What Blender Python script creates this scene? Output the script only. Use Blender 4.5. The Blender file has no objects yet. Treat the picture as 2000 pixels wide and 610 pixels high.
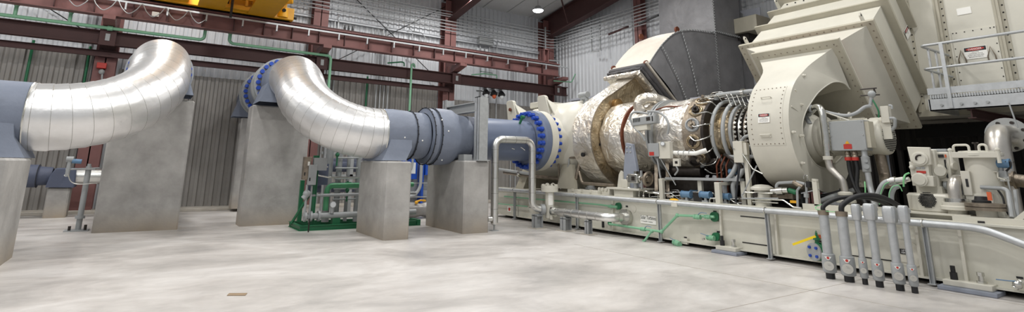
import bpy, bmesh, math, random
from mathutils import Vector, Matrix, noise
random.seed(7)
SC = bpy.context.scene
COL = SC.collection
PI = math.pi

# ------------------------------------------------------------------ materials
def lin(h):
    h = h.lstrip('#')
    o = []
    for i in (0, 2, 4):
        v = int(h[i:i+2], 16) / 255
        o.append(v/12.92 if v <= .04045 else ((v+.055)/1.055)**2.4)
    return o
def sc(c, k): return [min(1, v*k) for v in c]
MATS = {}
def mat(name, hx, rough=.5, metal=0.0, var=.06, scale=3.0, bump=0.0, bscale=30.0, stretch=(1, 1, 1), hx2=None, emit=0, low=None, aniso=0, vor=0):
    m = bpy.data.materials.new(name); m.use_nodes = True
    nt = m.node_tree; N = nt.nodes; L = nt.links
    b = N['Principled BSDF']
    b.inputs['Roughness'].default_value = rough
    b.inputs['Metallic'].default_value = metal
    if aniso: b.inputs['Anisotropic'].default_value = aniso
    c1 = lin(hx); c2 = lin(hx2) if hx2 else None
    tc = N.new('ShaderNodeTexCoord'); mp = N.new('ShaderNodeMapping')
    mp.inputs['Scale'].default_value = stretch
    L.new(tc.outputs['Object'], mp.inputs['Vector'])
    nz = N.new('ShaderNodeTexNoise'); nz.inputs['Scale'].default_value = scale; nz.inputs['Detail'].default_value = 6
    nz.inputs['Roughness'].default_value = .6
    L.new(mp.outputs[0], nz.inputs['Vector'])
    rp = N.new('ShaderNodeValToRGB')
    rp.color_ramp.elements[0].position = .3; rp.color_ramp.elements[1].position = .7
    rp.color_ramp.elements[0].color = (*(c2 if c2 else sc(c1, 1-var)), 1)
    rp.color_ramp.elements[1].color = (*(c1 if c2 else sc(c1, 1+var)), 1)
    L.new(nz.outputs['Fac'], rp.inputs[0])
    out = rp.outputs[0]
    if low:     # stain near the base of the object
        hxl, h0, h1 = low
        sp = N.new('ShaderNodeSeparateXYZ'); L.new(tc.outputs['Object'], sp.inputs[0])
        mr = N.new('ShaderNodeMapRange'); mr.inputs[1].default_value = h0; mr.inputs[2].default_value = h1
        mr.inputs[3].default_value = 1; mr.inputs[4].default_value = 0
        L.new(sp.outputs[2], mr.inputs[0])
        mu = N.new('ShaderNodeMath'); mu.operation = 'MULTIPLY'
        L.new(mr.outputs[0], mu.inputs[0]); L.new(nz.outputs['Fac'], mu.inputs[1])
        mx = N.new('ShaderNodeMixRGB'); L.new(mu.outputs[0], mx.inputs[0]); L.new(out, mx.inputs[1])
        mx.inputs[2].default_value = (*lin(hxl), 1); out = mx.outputs[0]
    L.new(out, b.inputs['Base Color'])
    if vor:
        v1 = N.new('ShaderNodeTexVoronoi'); v1.inputs['Scale'].default_value = vor; v1.inputs['Detail'].default_value = 2
        dm = N.new('ShaderNodeVectorMath'); dm.operation = 'ADD'; n3 = N.new('ShaderNodeTexNoise'); n3.inputs['Scale'].default_value = vor*.6
        L.new(mp.outputs[0], n3.inputs['Vector']); L.new(mp.outputs[0], dm.inputs[0]); L.new(n3.outputs['Color'], dm.inputs[1]); L.new(dm.outputs[0], v1.inputs['Vector'])
        bp = N.new('ShaderNodeBump'); bp.inputs['Strength'].default_value = bump; bp.inputs['Distance'].default_value = .09
        L.new(v1.outputs['Distance'], bp.inputs['Height']); L.new(bp.outputs[0], b.inputs['Normal'])
    elif bump:
        n2 = N.new('ShaderNodeTexNoise'); n2.inputs['Scale'].default_value = bscale; n2.inputs['Detail'].default_value = 4
        L.new(mp.outputs[0], n2.inputs['Vector'])
        bp = N.new('ShaderNodeBump'); bp.inputs['Strength'].default_value = bump; bp.inputs['Distance'].default_value = .05
        L.new(n2.outputs['Fac'], bp.inputs['Height']); L.new(bp.outputs[0], b.inputs['Normal'])
    if emit:
        b.inputs['Emission Color'].default_value = (*c1, 1); b.inputs['Emission Strength'].default_value = emit
    MATS[name] = m
    return m

CREAM = mat('cream_paint', 'cdcabe', .42, var=.05, scale=2)
CREAM2 = mat('cream_skid_paint', 'cbc9bd', .45, var=.06, scale=2.5)
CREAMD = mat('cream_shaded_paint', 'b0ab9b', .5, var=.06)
CLAD = mat('aluminium_cladding', 'e6e6e6', .34, .82, var=.04, scale=4, bump=.10, bscale=9)
CLADS = mat('cladding_seam_metal', 'a3a19d', .45, .8)
PIPEAL = mat('pipe_jacket_metal', 'dfdfdc', .32, 1, var=.06, scale=6, bump=.06, bscale=14)
GALV = mat('galvanised_steel', 'b9bcbe', .42, .55, var=.10, scale=9)
STEEL = mat('bright_steel', 'cfcfca', .25, 1, var=.06)
GREYST = mat('grey_painted_steel', '9ea1a2', .5, .1, var=.05)
CONC = mat('pedestal_concrete', 'b3b1ae', .75, var=.14, scale=1.5, bump=.08, bscale=20, hx2='8f8d8a', low=('8f7b5c', .0, .55))
CURB = mat('curb_concrete', 'b0aaa0', .8, var=.1)
FOAM = mat('insulation_bluegrey', '747c8c', .55, var=.08, scale=2, bump=.30, bscale=5)
FOAMD = mat('insulation_navy', '4f566a', .6, var=.08, scale=2, bump=.3, bscale=6)
PIPEGR = mat('pipe_bluegrey_paint', '667188', .4, var=.05, scale=2)
STITCH = mat('dark_stitching', '2b2d33', .8)
BLUE = mat('blue_bolt_coating', '2147a8', .4, var=.12)
BLUEP = mat('blue_panel_paint', '1c4fb4', .4)
PRIMER = mat('red_oxide_steel', '7a5350', .6, var=.10, scale=2)
PRIMERD = mat('dark_red_steel', '472c2b', .65, var=.10, scale=2)
YEL = mat('crane_yellow', 'e0a51c', .4, var=.06)
YEL2 = mat('bright_yellow_sleeve', 'f2d21f', .4)
GREEN = mat('pale_green_paint', '7fb492', .42, var=.06)
GREEND = mat('dark_green_paint', '1f6a45', .45, var=.10)
BLACK = mat('black_rubber', '1c1c1e', .5)
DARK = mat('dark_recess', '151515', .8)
RED = mat('red_paint', 'b8352c', .5)
ORANGE = mat('orange_strip', 'd0633a', .6)
WHITE = mat('white_label', 'f0efea', .6, var=.01)
SHEET = mat('white_wall_sheet', 'cfd2d6', .5, .15, var=.05, scale=1.2)
LINER = mat('grey_wall_liner', '8d8a86', .55, .1, var=.10, scale=1.0)
ROOFM = mat('roof_liner', 'c9cbcb', .7, var=.03)
QUILT = mat('quilted_exhaust_blanket', '858588', .5, .25, var=.16, scale=1.6, bump=.45, bscale=4)
QUILTL = mat('pale_exhaust_blanket', 'd0c8bc', .6, .05, var=.10, scale=1.5, bump=.3, bscale=4)
FOIL = mat('crinkled_foil', 'ebe8e3', .34, .8, scale=1.6, bump=.34, hx2='cdc4b4', vor=3.2)
FOILB = mat('tarnished_foil', 'cbbda4', .36, .8, scale=2.2, bump=.34, hx2='94805f', vor=3.5)
GOLD = mat('golden_heat_stained_steel', '9a7a4e', .35, .8, var=.3, scale=6)
TARN = mat('heat_stained_casing', '8d8274', .4, .7, var=.3, scale=6, bump=.2, bscale=25)
DKMET = mat('dark_engine_metal', '3b3633', .45, .6, var=.3, scale=10)
RUST = mat('rusty_bracket', '6b3a26', .6, .3, var=.2, scale=8)
BLUEI = mat('blue_instrument_paint', '5d7f9f', .45)
DULL = mat('dull_silver_pipe', 'c2beb7', .36, .8, var=.10, scale=5)
LIP = mat('joint_grey_cloth', '4e4c4e', .7, var=.2, scale=3, bump=.3, bscale=8)
GLASS = mat('gauge_glass', 'e8ecee', .1)
TEXTM = mat('black_lettering', '181818', .7, var=0)
TEXTW = mat('white_lettering', 'f4f4f4', .7, var=0)
CARD = mat('brown_card', '8d7a62', .8)
PAINTG = mat('plinth_grey', '8d93a0', .5)
MESHG = mat('grey_screen', 'a9acb6', .5, .3)
LAMPG = mat('lamp_glass', 'fbfdff', .3, emit=14)

# ------------------------------------------------------------------ geometry
class G:
    def __init__(s): s.v = []; s.f = []; s.m = []; s.cur = 0
    def add(s, vs, fs):
        o = len(s.v); s.v += [tuple(p) for p in vs]
        for f in fs: s.f.append([i+o for i in f]); s.m.append(s.cur)
        return s
    def use(s, i): s.cur = i; return s
    def box(s, a, b):
        x0, y0, z0 = (min(a[i], b[i]) for i in range(3)); x1, y1, z1 = (max(a[i], b[i]) for i in range(3))
        return s.add([(x0,y0,z0),(x1,y0,z0),(x1,y1,z0),(x0,y1,z0),(x0,y0,z1),(x1,y0,z1),(x1,y1,z1),(x0,y1,z1)],
                     [(3,2,1,0),(4,5,6,7),(0,1,5,4),(1,2,6,5),(2,3,7,6),(3,0,4,7)])
    def obox(s, c, hx, hy, hz):     # centre and three half-axis vectors
        c = Vector(c); hx = Vector(hx); hy = Vector(hy); hz = Vector(hz)
        vs = [c+a*hx+b*hy+d*hz for d in (-1, 1) for a, b in ((-1,-1),(1,-1),(1,1),(-1,1))]
        return s.add(vs, [(3,2,1,0),(4,5,6,7),(0,1,5,4),(1,2,6,5),(2,3,7,6),(3,0,4,7)])
    def bar(s, p, q, w, h, up=(0, 0, 1)):   # rectangular bar between two points
        p = Vector(p); q = Vector(q); d = (q-p); u = Vector(up); l = d.normalized()
        r = l.cross(u)
        if r.length < 1e-4: r = l.cross(Vector((1, 0, 0)))
        r.normalize(); u = r.cross(l)
        return s.obox((p+q)/2, d/2, r*w/2, u*h/2)
    def ibeam(s, p, q, w, h, t=.03, up=(0, 0, 1)):
        p = Vector(p); q = Vector(q); l = (q-p).normalized(); u = Vector(up); r = l.cross(u).normalized(); u = r.cross(l)
        for k in (-1, 1): s.obox((p+q)/2+u*k*(h/2-t/2), (q-p)/2, r*w/2, u*t/2)
        return s.obox((p+q)/2, (q-p)/2, r*t/2, u*(h/2-t))
    def frame(s, d):
        d = Vector(d).normalized(); a = Vector((0, 0, 1)) if abs(d.z) < .9 else Vector((1, 0, 0))
        x = d.cross(a).normalized(); return d, x, x.cross(d).normalized()
    def lathe(s, o, ax, prof, n=40, caps=True):
        d, x, y = s.frame(ax); o = Vector(o); vs = []
        for t, r in prof:
            for k in range(n):
                a = 2*PI*k/n; vs.append(o+d*t+(x*math.cos(a)+y*math.sin(a))*r)
        fs = []
        for i in range(len(prof)-1):
            for k in range(n):
                k2 = (k+1) % n; fs.append((i*n+k, i*n+k2, (i+1)*n+k2, (i+1)*n+k))
        if caps:
            fs.append(tuple(range(n-1, -1, -1))); fs.append(tuple((len(prof)-1)*n+k for k in range(n)))
        return s.add(vs, fs)
    def cyl(s, p, q, r, r2=None, n=20, caps=True):
        p = Vector(p); q = Vector(q)
        return s.lathe(p, q-p, [(0, r), ((q-p).length, r if r2 is None else r2)], n, caps)
    def sph(s, c, r, n=14, sq=(1, 1, 1)):
        vs = []; fs = []; m = n//2; c = Vector(c)
        for i in range(1, m):
            t = PI*i/m
            for k in range(n):
                a = 2*PI*k/n
                vs.append(c+Vector((math.sin(t)*math.cos(a)*sq[0], math.sin(t)*math.sin(a)*sq[1], math.cos(t)*sq[2]))*r)
        for i in range(m-2):
            for k in range(n):
                k2 = (k+1) % n; fs.append((i*n+k, (i+1)*n+k, (i+1)*n+k2, i*n+k2))
        vs += [c+Vector((0, 0, r*sq[2])), c-Vector((0, 0, r*sq[2]))]; a = len(vs)-2
        for k in range(n):
            k2 = (k+1) % n; fs.append((a, k, k2)); fs.append((a+1, (m-2)*n+k2, (m-2)*n+k))
        return s.add(vs, fs)
    def tube(s, pts, r, n=12, fil=0, caps=True, closed=False):
        P = [Vector(p) for p in pts]
        if fil: P = fillet(P, fil)
        N = len(P); T = []
        for i in range(N):
            a = P[(i-1) % N] if (closed or i) else P[0]; b = P[(i+1) % N] if (closed or i < N-1) else P[-1]
            T.append((b-a).normalized())
        d, x, y = s.frame(T[0]); vs = []
        R = r if isinstance(r, (list, tuple)) else [r]*N
        for i in range(N):
            if i:
                q = T[i-1].rotation_difference(T[i]); x = q @ x; y = q @ y
            for k in range(n):
                a = 2*PI*k/n; vs.append(P[i]+(x*math.cos(a)+y*math.sin(a))*R[i])
        fs = []
        for i in range(N if closed else N-1):
            j = (i+1) % N
            for k in range(n):
                k2 = (k+1) % n; fs.append((i*n+k, i*n+k2, j*n+k2, j*n+k))
        if caps and not closed:
            fs.append(tuple(range(n-1, -1, -1))); fs.append(tuple((N-1)*n+k for k in range(n)))
        return s.add(vs, fs)
    def torus(s, c, ax, R, r, n=36, m=8, a0=0, a1=2*PI):
        d, x, y = s.frame(ax); c = Vector(c); full = abs(a1-a0-2*PI) < 1e-6
        k = n if full else n+1
        pts = [c+(x*math.cos(a0+(a1-a0)*i/n)+y*math.sin(a0+(a1-a0)*i/n))*R for i in range(k)]
        return s.tube(pts, r, m, closed=full)
    def prism(s, poly, vec):
        n = len(poly); v = Vector(vec); a = [Vector(p) for p in poly]; b = [p+v for p in a]
        return s.add(a+b, [tuple(range(n-1, -1, -1)), tuple(range(n, 2*n))]+[(i, (i+1) % n, n+(i+1) % n, n+i) for i in range(n)])
    def loft(s, rings, closed=True, cap0=False, cap1=False):
        n = len(rings[0]); vs = [p for r in rings for p in r]; fs = []
        for i in range(len(rings)-1):
            for k in range(n if closed else n-1):
                k2 = (k+1) % n; fs.append((i*n+k, i*n+k2, (i+1)*n+k2, (i+1)*n+k))
        if cap0: fs.append(tuple(range(n-1, -1, -1)))
        if cap1: fs.append(tuple((len(rings)-1)*n+k for k in range(n)))
        return s.add(vs, fs)
    def ring(s, c, ax, R, fn, n, a0=0.0):    # call fn(point, outward) around a circle
        d, x, y = s.frame(ax); c = Vector(c)
        for i in range(n):
            a = a0+2*PI*i/n; o = x*math.cos(a)+y*math.sin(a); fn(c+o*R, o)
        return s
    def jit(s, amp, freq, seed=0):
        out = []
        for p in s.v:
            q = Vector(p)*freq+Vector((seed, seed*1.7, -seed)); n = noise.noise_vector(q)
            out.append((p[0]+n.x*amp, p[1]+n.y*amp, p[2]+n.z*amp))
        s.v = out; return s

def fillet(P, r, n=6):
    out = [P[0]]
    for i in range(1, len(P)-1):
        a, b, c = P[i-1], P[i], P[i+1]; u = (a-b); w = (c-b); lu, lw = u.length, w.length
        u.normalize(); w.normalize(); ang = u.angle(w)
        if ang > PI-.02: out.append(b); continue
        t = min(r/math.tan(ang/2), lu*.48, lw*.48); rr = t*math.tan(ang/2)
        bis = (u+w).normalized(); ctr = b+bis*(rr/math.sin(ang/2))
        p0 = b+u*t-ctr; p1 = b+w*t-ctr; tot = p0.angle(p1); axis = p0.cross(p1).normalized()
        for k in range(n+1): out.append(ctr+Matrix.Rotation(tot*k/n, 3, axis) @ p0)
    out.append(P[-1]); return out
def arcpts(P0, t, nrm, R, ang, n):     # planar arc from P0 along t bending toward nrm
    P0 = Vector(P0); t = Vector(t).normalized(); nrm = Vector(nrm).normalized(); c = P0+nrm*R
    return [c-nrm*R*math.cos(ang*k/n)+t*R*math.sin(ang*k/n) for k in range(n+1)]
def catmull(pts, n=6):
    P = [Vector(p) for p in pts]; P = [P[0]*2-P[1]]+P+[P[-1]*2-P[-2]]; out = []
    for i in range(1, len(P)-2):
        a, b, c, d = P[i-1:i+3]
        for k in range(n):
            t = k/n
            out.append(.5*((2*b)+(c-a)*t+(2*a-5*b+4*c-d)*t*t+(3*b-a-3*c+d)*t**3))
    out.append(P[-2]); return out

WLOC = {}
def wloc(o): return WLOC[o.name] if o else Vector((0, 0, 0))
def part(name, g, m, parent=None, label=None, bev=0, ang=35, loc=None, smooth=True):
    me = bpy.data.meshes.new(name)
    if parent: org = wloc(parent)
    elif loc is not None: org = Vector(loc)
    else:
        xs, ys, zs = zip(*g.v); org = Vector(((min(xs)+max(xs))/2, (min(ys)+max(ys))/2, min(zs)))
    me.from_pydata([tuple(Vector(p)-org) for p in g.v], [], g.f)
    ms = m if isinstance(m, (list, tuple)) else [m]
    for k in ms: me.materials.append(k)
    if len(ms) > 1: me.polygons.foreach_set('material_index', g.m)
    bm = bmesh.new(); bm.from_mesh(me); bmesh.ops.recalc_face_normals(bm, faces=bm.faces); bm.to_mesh(me); bm.free()
    if smooth:
        me.polygons.foreach_set('use_smooth', [True]*len(me.polygons)); me.set_sharp_from_angle(angle=math.radians(ang))
    me.update()
    o = bpy.data.objects.new(name, me); COL.objects.link(o)
    if parent: o.parent = parent
    else: o.location = org
    WLOC[o.name] = org
    if label: o['label'] = label
    if bev:
        b = o.modifiers.new('bevel', 'BEVEL'); b.width = bev; b.segments = 2; b.limit_method = 'ANGLE'
    return o
def tag(o, label, cat, group=None):
    o['label'] = label; o['category'] = cat
    if group: o['group'] = group
    return o
def single(name, g, m, label, cat, group=None, **k): return tag(part(name, g, m, **k), label, cat, group)
def thing(name, label, cat, loc, group=None):
    o = bpy.data.objects.new(name, None); COL.objects.link(o); o.location = loc; o.empty_display_size = .1
    WLOC[o.name] = Vector(loc); return tag(o, label, cat, group)
def struct(name, g, m, **k):
    o = part(name, g, m, **k); o['kind'] = 'structure'; return o
def dup(root, off, label, group=None):
    def cp(o, par):
        c = o.copy(); COL.objects.link(c)
        if par: c.parent = par
        else: c.location = Vector(o.location)+Vector(off)
        WLOC[c.name] = wloc(o)+Vector(off)
        for ch in list(o.children): cp(ch, c)
        return c
    r = cp(root, None); r['label'] = label
    if group: r['group'] = group
    return r
def text(body, c, right, up, h, m, parent, name='lettering', label=None, maxw=None):
    cu = bpy.data.curves.new('txt', 'FONT'); cu.body = body; cu.align_x = 'CENTER'; cu.align_y = 'CENTER'; cu.size = 1; cu.resolution_u = 2
    t = bpy.data.objects.new('txt', cu); COL.objects.link(t)
    me = bpy.data.meshes.new_from_object(t.evaluated_get(bpy.context.evaluated_depsgraph_get()))
    vs = [v.co.copy() for v in me.vertices]; fs = [list(p.vertices) for p in me.polygons]
    bpy.data.objects.remove(t); bpy.data.curves.remove(cu); bpy.data.meshes.remove(me)
    x0 = min(v.x for v in vs); x1 = max(v.x for v in vs); y0 = min(v.y for v in vs); y1 = max(v.y for v in vs)
    kx = ky = h/(y1-y0)
    if maxw and (x1-x0)*kx > maxw: kx = maxw/(x1-x0)
    right = Vector(right).normalized(); up = Vector(up).normalized(); c = Vector(c); g = G()
    g.add([c+right*(v.x-(x0+x1)/2)*kx+up*(v.y-(y0+y1)/2)*ky for v in vs], fs)
    return part(name, g, m, parent, label, smooth=False)
def V(*a): return Vector(a)
def split(o, name):      # each loose piece of a mesh becomes an object of its own beside it
    me = o.data; n = len(me.vertices); par = list(range(n))
    def find(i):
        while par[i] != i: par[i] = par[par[i]]; i = par[i]
        return i
    for e in me.edges:
        a, b = find(e.vertices[0]), find(e.vertices[1])
        if a != b: par[a] = b
    isl = {}
    for pl in me.polygons: isl.setdefault(find(pl.vertices[0]), []).append(pl)
    P = o.parent
    for polys in isl.values():
        ids = {}; vs = []; fs = []
        for pl in polys:
            f = []
            for v in pl.vertices:
                if v not in ids: ids[v] = len(vs); vs.append(tuple(me.vertices[v].co))
                f.append(ids[v])
            fs.append(f)
        m2 = bpy.data.meshes.new(name); m2.from_pydata(vs, [], fs); m2.materials.append(me.materials[0])
        m2.polygons.foreach_set('use_smooth', [True]*len(fs)); m2.set_sharp_from_angle(angle=math.radians(35)); m2.update()
        c = bpy.data.objects.new(name, m2); COL.objects.link(c)
        c.parent = P; WLOC[c.name] = WLOC[o.name]
    bpy.data.objects.remove(o); bpy.data.meshes.remove(me)
def many(name, g, m, parent, **k): split(part(name+'_set', g, m, parent, **k), name)

# ------------------------------------------------------------------ camera
cam = bpy.data.objects.new('camera', bpy.data.cameras.new('camera')); COL.objects.link(cam)
YAW, PIT, ROL = (math.radians(a) for a in (57.24766, 12.29219, .92890))
fw = V(math.cos(YAW)*math.cos(PIT), math.sin(YAW)*math.cos(PIT), math.sin(PIT))
rt = V(math.sin(YAW), -math.cos(YAW), 0); up = rt.cross(fw)
R_ = rt*math.cos(ROL)+up*math.sin(ROL); U_ = up*math.cos(ROL)-rt*math.sin(ROL)
cam.matrix_world = Matrix(((R_.x, U_.x, -fw.x, 0), (R_.y, U_.y, -fw.y, 0), (R_.z, U_.z, -fw.z, 1.65), (0, 0, 0, 1)))
cam.data.sensor_fit = 'HORIZONTAL'; cam.data.sensor_width = 36; cam.data.lens = 1019.836/2000*36
cam.data.shift_x = (1000-961.142)/2000; cam.data.shift_y = -(305-103.41)/2000
cam.data.clip_start = .05; cam.data.clip_end = 300
SC.camera = cam
# ================================================================== THE HALL
EAVE = 9.65
def roofz(y): return EAVE+(22-y)*.16
g = G(); g.add([(-14, -6, 0), (18.6, -6, 0), (18.6, 22.3, 0), (-14, 22.3, 0)], [(0, 1, 2, 3)])
def floor_mat():
    m = bpy.data.materials.new('polished_concrete_floor'); m.use_nodes = True; nt = m.node_tree; N = nt.nodes; L = nt.links; b = N['Principled BSDF']
    tc = N.new('ShaderNodeTexCoord')
    def nz(scale, det, st=(1, 1, 1), rough=.6):
        mp = N.new('ShaderNodeMapping'); mp.inputs['Scale'].default_value = st; mp.inputs['Rotation'].default_value = (0, 0, .5)
        L.new(tc.outputs['Object'], mp.inputs[0])
        n = N.new('ShaderNodeTexNoise'); n.inputs['Scale'].default_value = scale; n.inputs['Detail'].default_value = det; n.inputs['Roughness'].default_value = rough
        n.inputs['Distortion'].default_value = .6; L.new(mp.outputs[0], n.inputs['Vector']); return n
    a = nz(.45, 8, (1, 1.6, 1)); r = N.new('ShaderNodeValToRGB'); L.new(a.outputs['Fac'], r.inputs[0])
    e = r.color_ramp.elements; e[0].position = .30; e[0].color = (*lin('a9a6a3'), 1); e[1].position = .62; e[1].color = (*lin('dbd8d5'), 1)
    k = e.new(.48); k.color = (*lin('c9c5c1'), 1)
    a2 = nz(2.2, 8, (1, 2.2, 1), .7); r2 = N.new('ShaderNodeValToRGB'); L.new(a2.outputs['Fac'], r2.inputs[0])
    e = r2.color_ramp.elements; e[0].position = .32; e[0].color = (.80, .79, .78, 1); e[1].position = .66; e[1].color = (1.0, .99, .985, 1)
    mx = N.new('ShaderNodeMixRGB'); mx.blend_type = 'MULTIPLY'; mx.inputs[0].default_value = .9
    L.new(r.outputs[0], mx.inputs[1]); L.new(r2.outputs[0], mx.inputs[2]); L.new(mx.outputs[0], b.inputs['Base Color'])
    r3 = N.new('ShaderNodeMapRange'); L.new(a2.outputs['Fac'], r3.inputs[0]); r3.inputs[3].default_value = .32; r3.inputs[4].default_value = .35
    L.new(r3.outputs[0], b.inputs['Roughness'])
    return m
struct('floor', g, floor_mat(), loc=(0, 0, 0))
# saw-cut joints in the slab
g = G()
g.box((8.15, 2.0, 0), (8.165, 9.2, .0012)).box((2.0, 4.2, 0), (10.0, 4.212, .0012)).box((9.78, 1, 0), (9.80, 14.9, .0012))
struct('trim_1', g, mat('joint_filler', '9c948a', .8))

def sheet(g, p, q, z0, top, pitch, dep, side):   # trapezoid corrugation between two floor points; top(pt) gives height
    p = V(*p); q = V(*q); d = q-p; n = int(d.length/pitch); u = d.normalized(); w = V(-u.y, u.x)*side; vs = []
    for i in range(n+1):
        for f, h in ((0, 0), (.36, 0), (.5, 1), (.86, 1)):
            s = min((i+f)*pitch, d.length); r = p+u*s+w*h*dep
            vs.append((r.x, r.y, z0)); vs.append((r.x, r.y, top(r)))
    k = len(vs)//2
    g.add(vs, [(2*i, 2*i+2, 2*i+3, 2*i+1) for i in range(k-1)]); return g
g = sheet(G(), (-14, 22), (18.3, 22), .1, lambda r: EAVE, .26, .045, -1)
struct('wall_left', g, SHEET, ang=20)
g = sheet(G(), (18.3, 22), (18.3, -6), 0, lambda r: roofz(r.y), .26, .045, -1)
struct('wall_back', g, SHEET, ang=20)
g = G(); g.add([(-14, 22.2, roofz(22.2)), (18.5, 22.2, roofz(22.2)), (18.5, -6, roofz(-6)), (-14, -6, roofz(-6))], [(0, 1, 2, 3)])
struct('ceiling', g, ROOFM)
# roof seams
g = G()
for x in [-9+1.5*i for i in range(19)]:
    for y0 in (22, 16, 10): g.bar((x, y0, roofz(y0)-.015), (x, y0-6, roofz(y0-6)-.015), .04, .03)
struct('trim_2', g, mat('roof_seam', 'b4b7b8', .6))
# grey liner sheets on the lower left wall, bay by bay
for i, (x0, x1, z1) in enumerate(((-12, -1.95, 5.3), (-1.2, 4.95, 4.75), (5.75, 11.05, 5.3), (11.85, 17.0, 4.75))):
    struct('trim_%d' % (3+i), sheet(G(), (x0, 21.93), (x1, 21.93), .1, lambda r, z=z1: z, .26, .055, -1), LINER, ang=20)
g = G().box((-14, 21.05, 0), (18.3, 22.2, .1)); struct('baseboard_left', g, CURB, bev=.015)
g = G().box((17.9, -6, 0), (18.3, 21.05, .12)); struct('baseboard_back', g, CURB, bev=.015)
# wall girts
for z, nm in ((7.7, 'trim_7'),):
    g = G().ibeam((-14, 21.88, z), (18.2, 21.88, z), .12, .12, .02); struct(nm, g, SHEET)

# ---- steel columns along the left wall
colx = (-1.58, 5.32, 11.4, 17.4)
def column(x, y, top, label, w=.62, d=.42, along='x'):
    g = G(); t = .035
    if along == 'x':
        g.box((x-w/2, y-d/2, .1), (x+w/2, y-d/2+t, top)).box((x-w/2, y+d/2-t, .1), (x+w/2, y+d/2, top)).box((x-t/2, y-d/2, .1), (x+t/2, y+d/2, top))
    else:
        g.box((x-d/2, y-w/2, .1), (x-d/2+t, y+w/2, top)).box((x+d/2-t, y-w/2, .1), (x+d/2, y+w/2, top)).box((x-d/2, y-t/2, .1), (x+d/2, y+t/2, top))
    r = thing('steel_column', label, 'column', (x, y, .1), 'steel columns of the hall')
    part('shaft', g, PRIMER, r); return r
def bracket(r, x, y=21.2):     # bracket carrying the crane beam
    g = G(); g.prism([(x-.16, 21.35, 6.18), (x-.16, 20.05, 6.18), (x-.16, 20.05, 6.05), (x-.16, 21.35, 5.75)], (.32, 0, 0)); part('crane_bracket', g, PRIMER, r)
    g = G().box((x-.22, 21.36, 5.0), (x+.22, 21.40, 6.9)); part('stiffener_plate', g, PRIMERD, r)
    g = G()
    for z in (5.15, 5.3, 5.45, 5.6, 5.75):
        for dx in (-.14, .14): g.cyl((x+dx, 21.36, z), (x+dx, 21.325, z), .022, n=8)
    many('bolt', g, PRIMERD, r)
for i, x in enumerate(colx):
    r = column(x, 21.65, EAVE-.2, ('dark red steel column behind the left metal-clad elbow', 'dark red steel column behind the right metal-clad elbow and yellow crane end',
       'dark red steel column behind the grey bulging valve blanket', 'dark red steel column in the corner where the two white walls meet')[i], .6 if i < 3 else .7, .5)
    bracket(r, x)
column(18.0, 15.6, roofz(15.6)-.3, 'dark red steel column on the back wall left of the quilted grey stack', .4, .36, 'y')
column(18.0, 8.9, roofz(8.9)-.3, 'dark red steel column at the top edge between the quilted stack and cream intake duct', .4, .36, 'y')
# rafters
def rafter(x, y1, label):
    y0 = 21.9; g = G(); a = roofz(y0)-.1; b = roofz(y1)-.1; t = .03
    dep0, dep1 = 1.15, .85
    g.prism([(x-t/2, y0, a), (x-t/2, y1, b), (x-t/2, y1, b-dep1), (x-t/2, y0, a-dep0)], (t, 0, 0))
    g.prism([(x-.2, y0, a), (x-.2, y1, b), (x-.2, y1, b-t), (x-.2, y0, a-t)], (.4, 0, 0))
    g.prism([(x-.2, y0, a-dep0), (x-.2, y1, b-dep1), (x-.2, y1, b-dep1-t), (x-.2, y0, a-dep0-t)], (.4, 0, 0))
    single('roof_rafter', g, PRIMERD, label, 'beam', 'dark red roof rafters')
for i, x in enumerate(colx):
    rafter(x, 4.0, ('dark red roof rafter above the left elbow', 'dark red roof rafter over the yellow crane', 'dark red roof rafter at the top edge left of the ceiling lamp', 'dark red roof rafter sloping up from the corner column right of the lamp')[i])
for x0, x1 in zip(colx[:-1], colx[1:]):
    pass
# knee / flange brace near rafter
g = G().bar((16.2, 19.0, 10.0), (17.2, 19.6, 8.9), .06, .06); single('flange_brace', g, PRIMERD, 'thin dark brace from the ceiling to the rafter right of the lamp', 'brace')

# ---- crane runway beam with conductor bar
r = thing('crane_runway_beam', 'upper dark red crane runway beam carrying the yellow crane', 'beam', (3, 20.3, 6.2))
part('girder', G().ibeam((-14, 20.3, 6.5), (17.1, 20.3, 6.5), .34, .64, .035), PRIMER, r)
g = G()
for k in range(26):
    x = -9+1.0*k
    g.box((x-.012, 20.16, 6.24), (x+.012, 20.29, 6.76))
many('web_stiffener', g, PRIMERD, r)
g = G().box((-14, 20.27, 6.82), (17.0, 20.34, 6.93)); part('rail', g, PRIMERD, r)
g = G()
for k in range(60): g.box((-8+.42*k, 20.2, 6.82), (-7.94+.42*k, 20.26, 6.87)); 
many('rail_clip', g, PRIMERD, r)
r = thing('conductor_bar', 'thin grey conductor bar running along the crane beam face', 'rail', (3, 19.98, 6.55))
part('bar', G().bar((-14, 19.98, 6.66), (17.5, 19.98, 6.66), .05, .06), GALV, r)
for k in range(16):
    x = -1.2+1.15*k
    part('hanger', G().box((x-.025, 19.95, 6.40), (x+.025, 20.0, 6.66)).box((x-.02, 19.96, 6.40), (x+.02, 20.14, 6.43)), GALV, r)
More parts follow.
